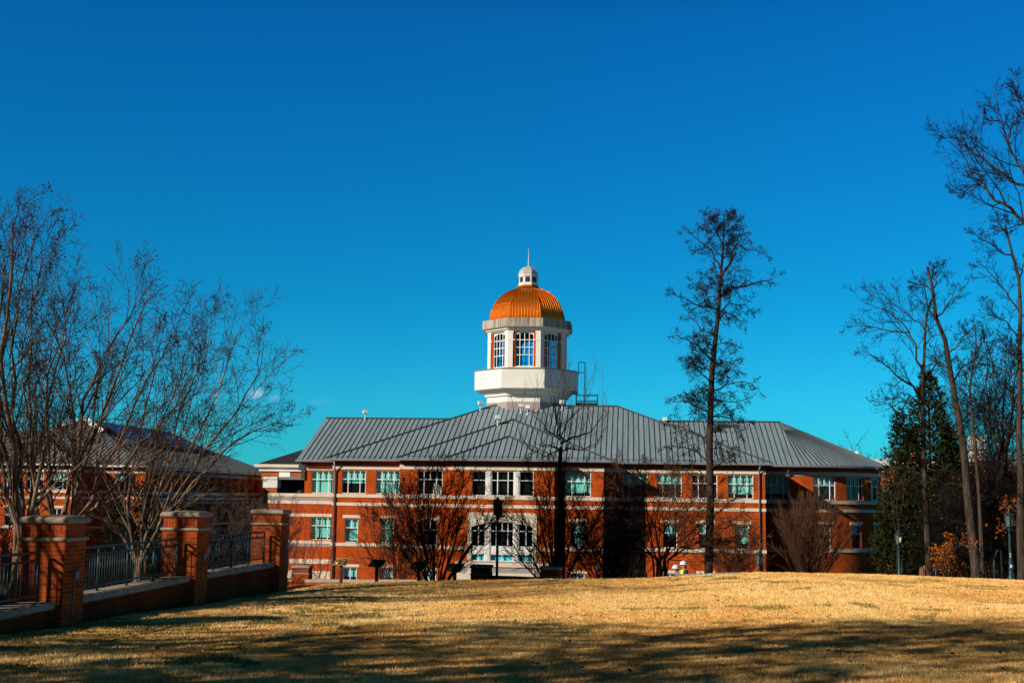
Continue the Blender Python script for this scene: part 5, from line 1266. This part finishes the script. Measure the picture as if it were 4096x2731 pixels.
# crape myrtle of bent stems right of the shade, rusty seed heads
C2 = Cfg(n=[14, 9, 4], ang=[.55, .6, .7], lr=[.42, .45, .62], wig=[.12, .15, .18], up=[.03, .02, .0], start=.25, rr=.55, rmin=.0095, rtip=.32)
t = Tree(36); t.thr = .016; b = at(2650, 2300, 55); z0 = gz(b.x, 55)
for st in ([(2610, 2230), (2560, 2130), (2510, 2010), (2470, 1900)], [(2625, 2240), (2600, 2120), (2580, 1990), (2560, 1880)], [(2640, 2230), (2620, 2100), (2640, 1980), (2610, 1890)], [(2650, 2240), (2700, 2180), (2780, 2120), (2880, 2040), (2960, 2000)], [(2660, 2250), (2720, 2190), (2800, 2190), (2900, 2150), (3000, 2190)], [(2655, 2240), (2690, 2130), (2720, 2030), (2760, 1960)], [(2670, 2240), (2740, 2200), (2850, 2120), (2960, 2080)], [(2635, 2230), (2560, 2190), (2490, 2170), (2430, 2180)], [(2660, 2235), (2710, 2120), (2800, 2030), (2860, 1970)]):
    t.limb([(b.x + t.rnd.gauss(0, .2), 55 + t.rnd.gauss(0, .2), z0)] + path(st, 55 + t.rnd.uniform(-1, 1), t.rnd.uniform(-1.5, 1.5)), .055, .010, 0, C2, .2, .05)
t.build('crape_myrtle', (b.x, 55, z0), 'crooked bare crape myrtle beside the two workers', 'tree', 'bark_dark', 'twig_brown', None, (.08, (5, 10), .02, .08))
BR = Cfg(n=[16, 8], ang=[.22, .3], lr=[.42, .42], wig=[.05, .08], up=[.05, .05], start=.1, rr=.5, rmin=.010, rtip=.35)
shrub(37, 3245, 1975, 84, 310, 40, 'dense sunlit brown bush of upright twigs against the round end', 'twig_brown', 'bark_grey', .028, BR, G1)
shrub(38, 3440, 2110, 88, 200, 7, 'thin pale saplings beside the round end of the building', 'twig_grey', 'bark_grey', .02, Cfg(n=[6, 3], ang=[.35, .4], lr=[.3, .4], wig=[.05, .08], up=[.06, .05], start=.2, rr=.5, rmin=.008), G1)
shrub(39, 2940, 2080, 80, 260, 14, 'sunlit twiggy bush at the foot of the right wing', 'twig_brown', 'bark_grey', .025, SH, G1)
for sd, px, tp, Y, w_, lb_ in ((41, 930, 1960, 78, 330, 'tangled grey brush left of the middle pillar gap'), (42, 1080, 1990, 84, 260, 'tangled grey brush below the banded distant hall'), (43, 760, 2080, 60, 300, 'low dark brush seen through the far railing'), (44, 440, 2120, 48, 360, 'low dark brush seen through the near railing'), (45, 60, 2100, 50, 300, 'low dark brush behind the railing at the left edge')):
    shrub(sd, px, tp, Y, w_, 12, lb_, 'twig_grey' if sd < 43 else 'twig_dark', 'bark_dark', .028, SH, 'brush behind the fence', zb=-4.5 if sd > 42 else -6.5)

# pollarded tree with a knobbly head of upright shoots
t = Tree(50); t.thr = .02; Y = 53.5; b = at(2243, 2300, Y); z0 = gz(b.x, Y)
PO = Cfg(n=[7, 5], ang=[.6, .45], lr=[.38, .5], wig=[.10, .10], up=[.10, .08], start=.15, rr=.42, rmin=.0058, rtip=.3)
t.limb([(b.x, Y, z0 - .2), V3(2243, 2150, Y), V3(2244, 2000, Y), V3(2240, 1860, Y), V3(2243, 1790, Y)], .15, .08, 2, Cfg(n=[0, 0, 0], ang=[1] * 3, lr=[.1] * 3, wig=[.1], up=[0]), .5, .0)
for st, r_ in (([(2243, 1790), (2250, 1755), (2230, 1735), (2236, 1700), (2222, 1640), (2215, 1590)], .10), ([(2240, 1800), (2215, 1790), (2200, 1775), (2170, 1785), (2150, 1770)], .08), ([(2248, 1770), (2290, 1748), (2330, 1742), (2365, 1722), (2395, 1690), (2410, 1640)], .08), ([(2243, 1810), (2262, 1800), (2280, 1785), (2300, 1790)], .07), ([(2240, 1760), (2215, 1735), (2190, 1720), (2160, 1680), (2130, 1660)], .06), ([(2246, 1740), (2262, 1700), (2290, 1660), (2330, 1620), (2360, 1570)], .05), ([(2238, 1720), (2240, 1650), (2250, 1600), (2262, 1540)], .05), ([(2240, 1800), (2180, 1820), (2120, 1800), (2080, 1740)], .05), ([(2260, 1790), (2330, 1800), (2390, 1770), (2430, 1700)], .05)):
    t.limb(path(st, Y, t.rnd.uniform(-1.2, 1.2)), r_ * .62, .013, 0, PO, .1, .03)
    for k in range(7):
        p = path(st, Y)[t.rnd.randint(1, len(st) - 1)]; L = t.rnd.uniform(1.0, 2.4); t.branch(p, nrm((t.rnd.gauss(0, .22), t.rnd.gauss(0, .22), 1)), L, .009, 1, PO)
t.build('pollarded_tree', (b.x, Y, z0), 'pruned tree with knobbly head of upright shoots before the dome building', 'tree', 'bark_dark', 'twig_grey')

# tall sweetgum
t = Tree(51); t.thr = .03; Y = 55; b = at(2836, 2300, Y); z0 = gz(b.x, Y)
SG = Cfg(n=[10, 7, 5], ang=[1.0, .8, .75], lr=[.36, .48, .60], wig=[.10, .15, .2], up=[.05, .0, -.02], start=.2, rr=.5, rmin=.0075, rtip=.3)
tr = [(2834, 2300), (2838, 2150), (2842, 2000), (2840, 1900), (2838, 1794), (2842, 1640), (2847, 1501), (2857, 1400), (2867, 1310), (2876, 1220), (2879, 1151), (2886, 1070), (2892, 991), (2894, 910), (2896, 842)]
TR = path(tr, Y); n = len(TR) - 1
t.add([tuple(p) for p in TR], [lerp(.19, .02, (i / n) ** 1.15) for i in range(n + 1)])
SGT = Cfg(n=[8, 6, 5], ang=[.8, .8, .75], lr=[.45, .5, .6], wig=[.12, .16, .2], up=[.03, .0, -.02], start=.15, rr=.5, rmin=.0075, rtip=.3)
for k in range(54):
    f = t.rnd.uniform(.30, .99) * n; i = min(int(f), n - 1); q = Vector(TR[i]).lerp(Vector(TR[i + 1]), f - i); a = t.rnd.random() * 6.28
    t.branch(tuple(q), nrm((math.cos(a), math.sin(a), t.rnd.uniform(-.1, .7))), t.rnd.uniform(.7, 1.7) * (1.2 - .5 * f / n), .018, 0, SGT)
for st, r_ in (([(2879, 1185), (2915, 1165), (2960, 1148), (3040, 1128), (3080, 1118), (3108, 1100)], .055), ([(2880, 1075), (2862, 1030), (2840, 1000), (2800, 965), (2760, 940), (2728, 920)], .05), ([(2870, 1240), (2840, 1228), (2800, 1222), (2760, 1205), (2710, 1185), (2665, 1155)], .05), ([(2880, 1130), (2900, 1080), (2930, 1030), (2955, 985), (3000, 1000), (3060, 1010)], .045), ([(2884, 1100), (2915, 1060), (2930, 1000), (2960, 940), (2990, 940)], .04), ([(2858, 1350), (2840, 1330), (2800, 1320), (2770, 1270), (2730, 1260)], .045), ([(2853, 1440), (2825, 1420), (2790, 1390), (2740, 1350), (2705, 1345)], .045), ([(2848, 1500), (2810, 1460), (2790, 1440), (2750, 1440)], .04), ([(2844, 1540), (2815, 1500), (2770, 1470), (2740, 1460)], .04), ([(2845, 1560), (2880, 1545), (2930, 1535), (3000, 1535), (3045, 1568)], .045), ([(2840, 1650), (2800, 1630), (2760, 1610), (2700, 1605), (2685, 1600)], .045), ([(2842, 1600), (2890, 1600), (2950, 1610), (3000, 1590)], .035), ([(2850, 1480), (2890, 1440), (2940, 1460), (2970, 1500)], .035), ([(2868, 1290), (2900, 1250), (2940, 1270), (2985, 1310)], .04), ([(2872, 1260), (2920, 1210), (2980, 1220), (3020, 1260)], .035), ([(2862, 1380), (2890, 1370), (2930, 1370), (2950, 1400)], .03), ([(2892, 980), (2850, 900), (2820, 880)], .03), ([(2893, 950), (2920, 920), (2960, 880)], .03), ([(2838, 1790), (2800, 1740), (2750, 1720), (2690, 1700), (2660, 1690)], .05), ([(2838, 1740), (2880, 1700), (2940, 1700), (2980, 1760)], .04), ([(2840, 1850), (2780, 1800), (2720, 1780), (2640, 1790)], .05), ([(2840, 1870), (2900, 1840), (2960, 1800)], .04), ([(2838, 1800), (2880, 1790), (2930, 1830)], .035), ([(2842, 1950), (2800, 1880), (2740, 1870), (2680, 1880)], .04), ([(2886, 1050), (2900, 1010), (2940, 900), (2930, 860)], .03), ([(2876, 1200), (2830, 1180), (2790, 1140), (2760, 1130)], .03), ([(2842, 1670), (2900, 1660), (2950, 1690), (3010, 1680)], .03), ([(2846, 1520), (2870, 1500), (2900, 1500), (2935, 1450)], .03)):
    t.limb(path(st, Y, t.rnd.uniform(-2.2, 2.2)), r_, .012, 0, SG, .12, .04)
t.build('sweetgum_tree', (b.x, Y, z0), 'tall slim bare tree dotted with seed balls, rising above the right wing', 'tree', 'bark_dark', 'twig_dark', None, (.22, (1, 2), .022, .07))

# ---- the wood at the right edge
WD_ = Cfg(n=[11, 7, 4], ang=[.7, .6, .6], lr=[.42, .48, .65], wig=[.12, .15, .18], up=[.06, .05, .03], start=.18, rr=.5, rmin=.0072, rtip=.3)
GW = 'bare trees of the wood on the right'
def wood(seed, tr, Y, r0, r1, limbs, label, bark='bark_grey', twig='twig_dark', cfg=WD_, pods=None, power=1.0, auto=0):
    t = Tree(seed); t.thr = .03; b = V3(*tr[0], Y); z0 = min(gz(b[0], Y), b[2])
    P = [(b[0], b[1], z0 - .2)] + path(tr, Y); n = len(P) - 1
    t.add(P, [lerp(r0, r1, (i / n) ** power) for i in range(n + 1)])
    for st, r_ in limbs: t.limb(path(st, Y, t.rnd.uniform(-2, 2)), r_, .012, 0, cfg, .12, .05)
    for k in range(auto):
        f = t.rnd.uniform(.35, 1) * n; i = min(int(f), n - 1); q = [lerp(P[i][j], P[i + 1][j], f - i) for j in range(3)]
        t.branch(tuple(q), nrm((t.rnd.gauss(0, .7), t.rnd.gauss(0, .7), t.rnd.uniform(.25, .9))), t.rnd.uniform(1.4, 3.2), .03, 0, cfg)
    return t.build('bare_tree', (b[0], b[1], z0), label, 'tree', bark, twig, GW, pods)
wood(61, [(3715, 2290), (3710, 2180), (3706, 2064), (3700, 1942), (3695, 1825), (3692, 1680), (3690, 1554), (3697, 1420), (3700, 1315), (3712, 1240), (3730, 1190)], 62, .17, .04,
     [([(3692, 1590), (3650, 1540), (3600, 1510), (3560, 1480), (3490, 1420), (3440, 1405)], .07), ([(3693, 1500), (3672, 1440), (3660, 1380), (3630, 1310), (3580, 1260), (3500, 1230), (3430, 1200)], .06), ([(3640, 1330), (3560, 1320), (3480, 1310), (3390, 1300)], .045), ([(3700, 1330), (3660, 1280), (3600, 1240), (3540, 1180), (3460, 1160)], .04), ([(3694, 1540), (3720, 1490), (3760, 1440), (3800, 1400)], .045), ([(3690, 1620), (3640, 1580), (3600, 1650), (3560, 1620), (3500, 1600)], .05), ([(3692, 1700), (3650, 1620), (3600, 1590), (3540, 1590)], .04), ([(3698, 1400), (3720, 1340), (3700, 1260), (3690, 1210)], .035), ([(3694, 1800), (3660, 1790), (3600, 1740), (3560, 1720)], .03), ([(3700, 1950), (3650, 1930), (3590, 1960)], .025), ([(3704, 2000), (3750, 1980), (3820, 1960)], .025)],
     'pale slender bare tree in front of the dark evergreen', 'bark_grey', 'twig_dark', WD_, (.15, (1, 2), .03, .1))
wood(62, [(3905, 2292), (3893, 2170), (3880, 2064), (3868, 1950), (3862, 1865), (3847, 1744), (3825, 1620), (3804, 1500), (3780, 1360), (3744, 1271), (3727, 1137), (3709, 1066)], 60, .26, .06,
     [([(3800, 1480), (3760, 1450), (3720, 1460), (3690, 1490)], .05), ([(3760, 1300), (3720, 1230), (3690, 1140), (3660, 1130)], .04), ([(3730, 1170), (3700, 1140), (3660, 1130), (3650, 1150)], .04), ([(3730, 1160), (3750, 1110), (3770, 1080), (3790, 1150)], .035), ([(3745, 1270), (3790, 1220), (3830, 1180), (3850, 1150)], .04), ([(3790, 1420), (3830, 1380), (3870, 1330), (3900, 1280)], .04), ([(3810, 1530), (3850, 1470), (3890, 1440), (3920, 1400)], .05), ([(3840, 1700), (3890, 1640), (3920, 1590)], .045), ([(3850, 1760), (3800, 1720), (3760, 1700)], .04), ([(3725, 1130), (3740, 1070), (3760, 1060)], .025), ([(3870, 1960), (3820, 1930), (3770, 1940)], .03), ([(3885, 2100), (3830, 2080), (3780, 2110)], .03), ([(3870, 2000), (3930, 1960), (3980, 1950)], .03)],
     'thick leaning bare tree with a snapped top', 'bark_grey', 'twig_dark')
wood(63, [(3931, 2290), (3926, 2180), (3921, 2080), (3916, 1975), (3909, 1890), (3896, 1744), (3888, 1663), (3878, 1560), (3890, 1470), (3905, 1380), (3900, 1300)], 58, .12, .03,
     [([(3890, 1680), (3860, 1620), (3850, 1550)], .03), ([(3880, 1560), (3850, 1500), (3840, 1430)], .03), ([(3888, 1480), (3930, 1430), (3960, 1370)], .03), ([(3900, 1400), (3870, 1350), (3850, 1290)], .025), ([(3895, 1720), (3940, 1660), (3970, 1600)], .03)],
     'thin reddish bare trunk close beside the leaning tree', 'bark_grey', 'twig_dark', WD_, None, 1.0, 4)
wood(64, [(4088, 2296), (4083, 2150), (4082, 2000), (4084, 1880), (4076, 1771), (4078, 1650), (4080, 1500), (4078, 1380), (4082, 1250), (4076, 1120), (4040, 980), (4020, 900)], 54, .20, .04,
     [([(4080, 1250), (4040, 1190), (4000, 1150), (3960, 1090), (3920, 1060), (3880, 1070)], .045), ([(4050, 1020), (3990, 1000), (3930, 960), (3890, 930)], .04), ([(4076, 1120), (4096, 1060), (4110, 980)], .04), ([(4078, 1350), (4030, 1290), (3980, 1260), (3940, 1200)], .035), ([(4080, 1450), (4030, 1390), (3990, 1340)], .035), ([(4030, 940), (4000, 900), (3985, 850)], .03), ([(4078, 1600), (4030, 1550), (4000, 1500)], .03), ([(4082, 1980), (4030, 1950), (3990, 1960)], .03), ([(4079, 1500), (4120, 1430), (4150, 1350)], .04)],
     'bare tree trunk rising at the right edge of the photo', 'bark_grey', 'twig_dark', WD_, None, 1.0, 5)
wood(65, [(4290, 2330), (4280, 2000), (4270, 1600), (4240, 1250), (4200, 1000), (4170, 800), (4140, 600), (4120, 450)], 44, .24, .07,
     [([(4215, 1070), (4096, 896), (4040, 840), (3976, 793), (3930, 740), (3887, 700), (3842, 610), (3800, 560)], .075), ([(4180, 850), (4096, 744), (4050, 720), (4003, 700), (3932, 637), (3880, 600), (3842, 566), (3800, 545), (3771, 530)], .065), ([(4170, 800), (4096, 682), (4060, 630), (4030, 575), (4003, 486), (3992, 420), (3960, 370)], .055), ([(4130, 520), (4090, 440), (4070, 370), (4057, 307)], .04), ([(3976, 793), (3920, 730), (3870, 760), (3800, 770)], .03), ([(4003, 700), (3960, 690), (3920, 710), (3880, 690)], .03), ([(3932, 637), (3890, 560), (3860, 540)], .025), ([(4003, 486), (3960, 470), (3930, 440)], .025), ([(4030, 575), (4050, 500), (4080, 450)], .03), ([(4120, 450), (4080, 380), (4040, 350)], .03), ([(4096, 896), (4040, 910), (3980, 930)], .03)],
     'biggest bare tree whose high branches reach in from the right edge', 'bark_grey', 'twig_dark')
wood(66, [(3985, 2300), (3982, 2150), (3990, 2000), (4005, 1900), (4020, 1830)], 68, .30, .17,
     [([(4020, 1830), (4040, 1700), (4055, 1550), (4070, 1450)], .12), ([(4010, 1860), (3990, 1720), (3975, 1580), (3970, 1450)], .11), ([(4015, 1840), (4010, 1700), (4020, 1550), (4015, 1400)], .10), ([(4000, 1900), (3960, 1800), (3940, 1700), (3930, 1580)], .08), ([(4030, 1780), (4080, 1680), (4110, 1560)], .09), ([(3990, 2000), (3940, 1920), (3900, 1880)], .06), ([(4012, 1870), (3965, 1700), (3950, 1540), (3945, 1400)], .07)],
     'stout dark tree forking into many upright limbs at the right', 'bark_dark', 'twig_dark', Cfg(n=[10, 7, 4], ang=[.45, .5, .6], lr=[.5, .45, .45], wig=[.08, .11, .15], up=[.08, .06, .05], start=.2, rr=.5, rmin=.011, rtip=.3))
UN = Cfg(n=[13, 8, 5], ang=[.7, .7, .7], lr=[.5, .5, .45], wig=[.12, .16, .2], up=[.03, .02, .01], start=.1, rr=.5, rmin=.010, rtip=.3)
for sd, px, tp, Y, w_, lb_ in ((71, 3790, 1930, 68, 300, 'dark brush between the pale and the leaning trunks'), (72, 3980, 1800, 72, 360, 'dark brush behind the stout forking tree'), (73, 4090, 1820, 66, 260, 'dark brush at the right edge behind the lamp'), (74, 3880, 1560, 84, 330, 'tall dark brush behind the leaning tree'), (75, 4030, 1330, 86, 360, 'tall many stemmed thicket behind the stout forking tree'), (76, 3780, 1880, 90, 360, 'dark brush deep behind the evergreen')):
    shrub(sd, px, tp, Y, w_, 14, lb_, 'twig_dark', 'bark_dark', .035, UN, 'brush under the trees on the right')
for sd, px, tp, Y in ((81, 3420, 1770, 230), (82, 3560, 1775, 240), (83, 3650, 1760, 235)):
    shrub(sd, px, tp, Y, 190, 9, {81: 'distant bare tree right above the roof of the round end', 82: 'distant bare tree beyond the white roof vents', 83: 'distant bare tree half behind the dark evergreen'}[sd], 'twig_grey', 'bark_grey', .09, Cfg(n=[9, 6], ang=[.5, .6], lr=[.45, .45], wig=[.1, .13], up=[.06, .04], start=.15, rr=.5, rmin=.03), 'distant bare trees on the skyline', name='bare_tree')

# ---- dark evergreen (cedar): sprays of scale leaves in layered clumps
def cedar(seed, spec, Y, label, m='cedar', dens=900, name='evergreen_tree', grp=None, size=.16, solid=.55):
    """spec: list of (px, ptop, pbot, half width px) cones standing together"""
    R = random.Random(seed); px0 = spec[0][0]; b = at(px0, 2290, Y); z0 = gz(b.x, Y); r = empty(name, (b.x, Y, z0), 0, label, 'tree', grp); mb = MB(); tb = MB()
    for px, pt, pb, hw_ in spec:
        c = at(px, 2200, Y); zt, zb = at(px, pt, Y).z, at(px, pb, Y).z; rw_ = hw_ * Y / FPX; yo = R.uniform(-.5, .5)
        tb.tube([(c.x - b.x, yo, -.2), (c.x - b.x, yo, (zt - z0) * .6), (c.x - b.x, yo, zt - z0 - .2)], [.18, .10, .02], 8)
        nc_ = int(dens * rw_ * (zt - zb) / 12)
        for i in range(nc_):
            f = R.random() ** .75; z = lerp(zt, zb, f); prof_ = rw_ * min(1, (f * 1.25) ** .8 + .03) * (1 - max(0, f - .85) * 1.5)
            a = R.random() * 6.28; lump = 1 + .22 * math.sin(a * 3 + z * 2.1) + .15 * math.sin(a * 7 - z * 3.7); rr = prof_ * lump * (R.random() ** .4)
            q = Vector((c.x - b.x + math.cos(a) * rr, yo + math.sin(a) * rr, z - z0 + .12 * rr)); out = Vector((math.cos(a), math.sin(a), R.uniform(.3, 1.1))).normalized()
            for k in range(5):
                d = Vector(nrm((out.x + R.gauss(0, .45), out.y + R.gauss(0, .45), out.z + R.gauss(0, .45)))); sd = Vector(nrm((R.gauss(0, 1), R.gauss(0, 1), R.gauss(0, 1)))).cross(d); sd.normalize()
                L_ = size * R.uniform(.8, 2.2); o_ = q + Vector((R.gauss(0, .10), R.gauss(0, .10), R.gauss(0, .10)))
                mb.face([o_ - sd * L_ * .16, o_ + d * L_ * .5 - sd * L_ * .22, o_ + d * L_, o_ + d * L_ * .5 + sd * L_ * .22])
    tb.build('trunk', 'bark_dark', r); mb.build('crown', m, r); return r
cedar(91, [(3722, 1490, 2280, 165), (3610, 1640, 2290, 95), (3570, 1850, 2290, 75), (3660, 1720, 2270, 130), (3800, 1700, 2285, 110)], 78, 'dark green cone shaped evergreen beside the round end of the building')
cedar(92, [(560, 1940, 2330, 110), (470, 2010, 2330, 90)], 62, 'dim small evergreen behind the stems left of the middle pillar')
cedar(93, [(3860, 1930, 2290, 70), (3930, 2000, 2290, 80), (4020, 1960, 2290, 90), (4110, 1990, 2290, 80)], 96, 'dim row of low evergreens deep in the wood at the right')
# trees standing out of sight to the left, whose shade falls across the scene
def shade_tree(seed, x, y, h, wd_, label, dens):
    R = random.Random(seed); z0 = gz(x, y); r = empty('evergreen_tree', (x, y, z0), 0, label, 'tree', 'evergreens left of the photo'); mb = MB(); tb = MB(); tb.tube([(0, 0, -.3), (0, 0, h * .9)], [.3, .05], 8); tb.build('trunk', 'bark_dark', r)
    for i in range(int(dens * wd_ * h)):
        f = R.random(); z = h * (1 - f * .88); prof_ = wd_ * (1 - (1 - f) ** 2.2) ** .6; a = R.random() * 6.28; rr = prof_ * R.random() ** .45 * (1 + .2 * math.sin(a * 3 + z))
        leaf(mb, (math.cos(a) * rr, math.sin(a) * rr, z), R.uniform(.35, .8), R)
    mb.build('crown', 'evergreen', r)
HX, HY = -math.sin(SUN_AZ), -math.cos(SUN_AZ)
shade_tree(101, -24.0, 35.2, 22.5, 3.9, 'tallest evergreen outside the left edge, shading the plaques', 60)
shade_tree(102, -21.6, 32.0, 20, 2.9, 'evergreen outside the left edge, nearest the fence', 60)
shade_tree(105, -27.2, 34.4, 22, 2.7, 'evergreen outside the left edge, behind the other two', 60)
def crown_tree(seed, x, y, zc, rz_, rr_, n, label):
    R = random.Random(seed); z0 = gz(x, y); r = empty('oak_tree', (x, y, z0), 0, label, 'tree', 'oaks behind the camera'); tb = MB(); mb = MB(); tb.tube([(0, 0, -.3), (.1, 0, zc * .5), (0, .1, zc), (0, 0, zc + rz_ * .8)], [.32, .26, .15, .03], 8)
    for k in range(26):
        v = Vector((R.gauss(0, 1), R.gauss(0, 1), R.gauss(0, .9))).normalized(); e = Vector((v.x * rr_ * .85, v.y * rr_ * .85, zc + v.z * rz_ * .85)); z1 = max(zc * .5, e.z - rr_ * R.uniform(.4, .9)); z1 = min(z1, zc + rz_ * .6)
        tb.tube([(0, 0, z1), tuple(lerp(Vector((0, 0, z1)), e, .5) + Vector((0, 0, .2))), tuple(e)], [.09, .05, .015], 5)
        for q in range(n // 26):
            c = e + Vector((R.gauss(0, rr_ * .2), R.gauss(0, rr_ * .2), R.gauss(0, rr_ * .2))); leaf(mb, tuple(c), R.uniform(.15, .35), R)
    tb.build('trunk', 'bark_grey', r); mb.build('crown', 'beech_leaf', r)
crown_tree(103, -15.6, 4.6, 11, 4.6, 3.3, 7000, 'brown leaved oak standing out of view behind the camera')
crown_tree(106, -19.5, -1.5, 13, 3.5, 2.6, 2600, 'second brown leaved oak farther behind the camera')
def shade_bare(seed, x, y, h, label, cfg, n, spread):
    t = Tree(seed); t.thr = .03; z0 = gz(x, y); P = [(x, y, z0 - .2), (x + .1, y, z0 + h * .3), (x, y + .1, z0 + h * .6), (x, y, z0 + h)]; t.add(P, [.26, .2, .13, .04]); R = t.rnd
    for k in range(n):
        f = R.uniform(.28, 1); z = z0 + h * f; a = R.random() * 6.28; L_ = spread * (1.15 - .6 * f) * R.uniform(.7, 1.1); t.branch((x, y, z), nrm((math.cos(a), math.sin(a), R.uniform(.15, .7))), L_, .07, 0, cfg)
    t.build('bare_tree', (x, y, z0), label, 'tree', 'bark_grey', 'twig_dark', 'bare trees behind the camera', None, (.95, 4, .16, 'beech_leaf'))
SB = Cfg(n=[8, 6, 4], ang=[.6, .65, .7], lr=[.55, .5, .5], wig=[.1, .13, .16], up=[.05, .04, .02], start=.2, rr=.5, rmin=.012, rtip=.3)
crown_tree(107, -19.0, 8.4, 9.2, 3.6, 2.4, 2600, 'third brown leaved oak out of view on the left')
crown_tree(109, -16.4, 7.6, 6.4, 3.2, 2.7, 2600, 'fourth brown leaved oak out of view on the left')

# ---- beech saplings holding copper leaves
BE = Cfg(n=[7, 5], ang=[.9, .7], lr=[.5, .5], wig=[.1, .15], up=[.0, -.03], start=.3, rr=.5, rmin=.007, rtip=.3)
def beech(seed, px, Y, limbs, label, prob=.9, cnt=9, size=.11):
    t = Tree(seed); t.thr = .02; b = at(px, 2290, Y); z0 = gz(b.x, Y)
    for st in limbs: t.limb([(b.x, Y, z0)] + path(st, Y, t.rnd.uniform(-.8, .8)), .03, .009, 0, BE, .45, .04)
    t.build('beech_sapling', (b.x, Y, z0), label, 'tree', 'bark_grey', 'twig_grey', 'beech saplings keeping copper leaves', None, (prob, cnt, size, 'beech_leaf'))
beech(111, 3790, 57, [[(3770, 2260), (3745, 2215)], [(3800, 2250), (3830, 2185), (3845, 2160)], [(3780, 2240), (3790, 2200)], [(3760, 2270), (3765, 2255)], [(3810, 2270), (3812, 2255)], [(3785, 2230), (3775, 2185)]], 'brightest copper leaved sapling beside the pale slender trunk', .75, 6, .11)
beech(112, 3960, 76, [[(3950, 2100), (3930, 2000), (3920, 1920)], [(3970, 2080), (3990, 1960), (4010, 1890)], [(3960, 2120), (3955, 2020), (3965, 1900)], [(3980, 2150), (4020, 2030), (4050, 2020)], [(3950, 2180), (3945, 2120)]], 'tall copper leaved sapling behind the stout forking tree', .7, 7, .14)
beech(113, 3820, 74, [[(3810, 2100), (3790, 2020), (3770, 1960)], [(3830, 2120), (3850, 2040), (3860, 1980)], [(3815, 2150), (3780, 2080)]], 'thinly leaved copper sapling between the two near trunks', .35, 5, .13)
beech(114, 3590, 71, [[(3590, 2100), (3585, 1980), (3570, 1920)], [(3600, 2080), (3620, 1960), (3630, 1920)], [(3590, 2150), (3560, 2000), (3555, 1945)]], 'copper leaved sapling against the upper left of the evergreen', .25, 6, .12)
beech(115, 4085, 60, [[(4080, 2150), (4075, 2050), (4085, 2010)], [(4090, 2130), (4110, 2040)], [(4080, 2180), (4060, 2080), (4050, 2030)]], 'copper leaved sapling right of the stickered lamp', .6, 6, .12)

# twig lying on the lawn
p = at(560, 2650, 14.9); z0 = gz(p.x, 14.9); t = Tree(120); t.thr = .0
t.limb([(p.x - .12, 14.85, z0 + .02), (p.x, 14.9, z0 + .05), (p.x + .1, 14.95, z0 + .05), (p.x + .18, 15.0, z0 + .02)], .004, .002, 0, Cfg(n=[3], ang=[1.], lr=[.5], wig=[.1], up=[.1], rmin=.0025)); 
mb = MB()
for pts, rd in t.big + t.small: mb.tube([(x - p.x, y - p.y, z - z0) for x, y, z in pts], rd, 4)
mb.tube([(-.02, 0, .02), (-.01, .01, .12), (-.02, 0, .17), (.0, 0, .26)], [.004, .003, .003, .002], 4)
tag(mb.build('fallen_twig', 'twig_dark', None, (p.x, p.y, z0)), 'small dark twig lying on the shaded lawn near the bottom left', 'twig')
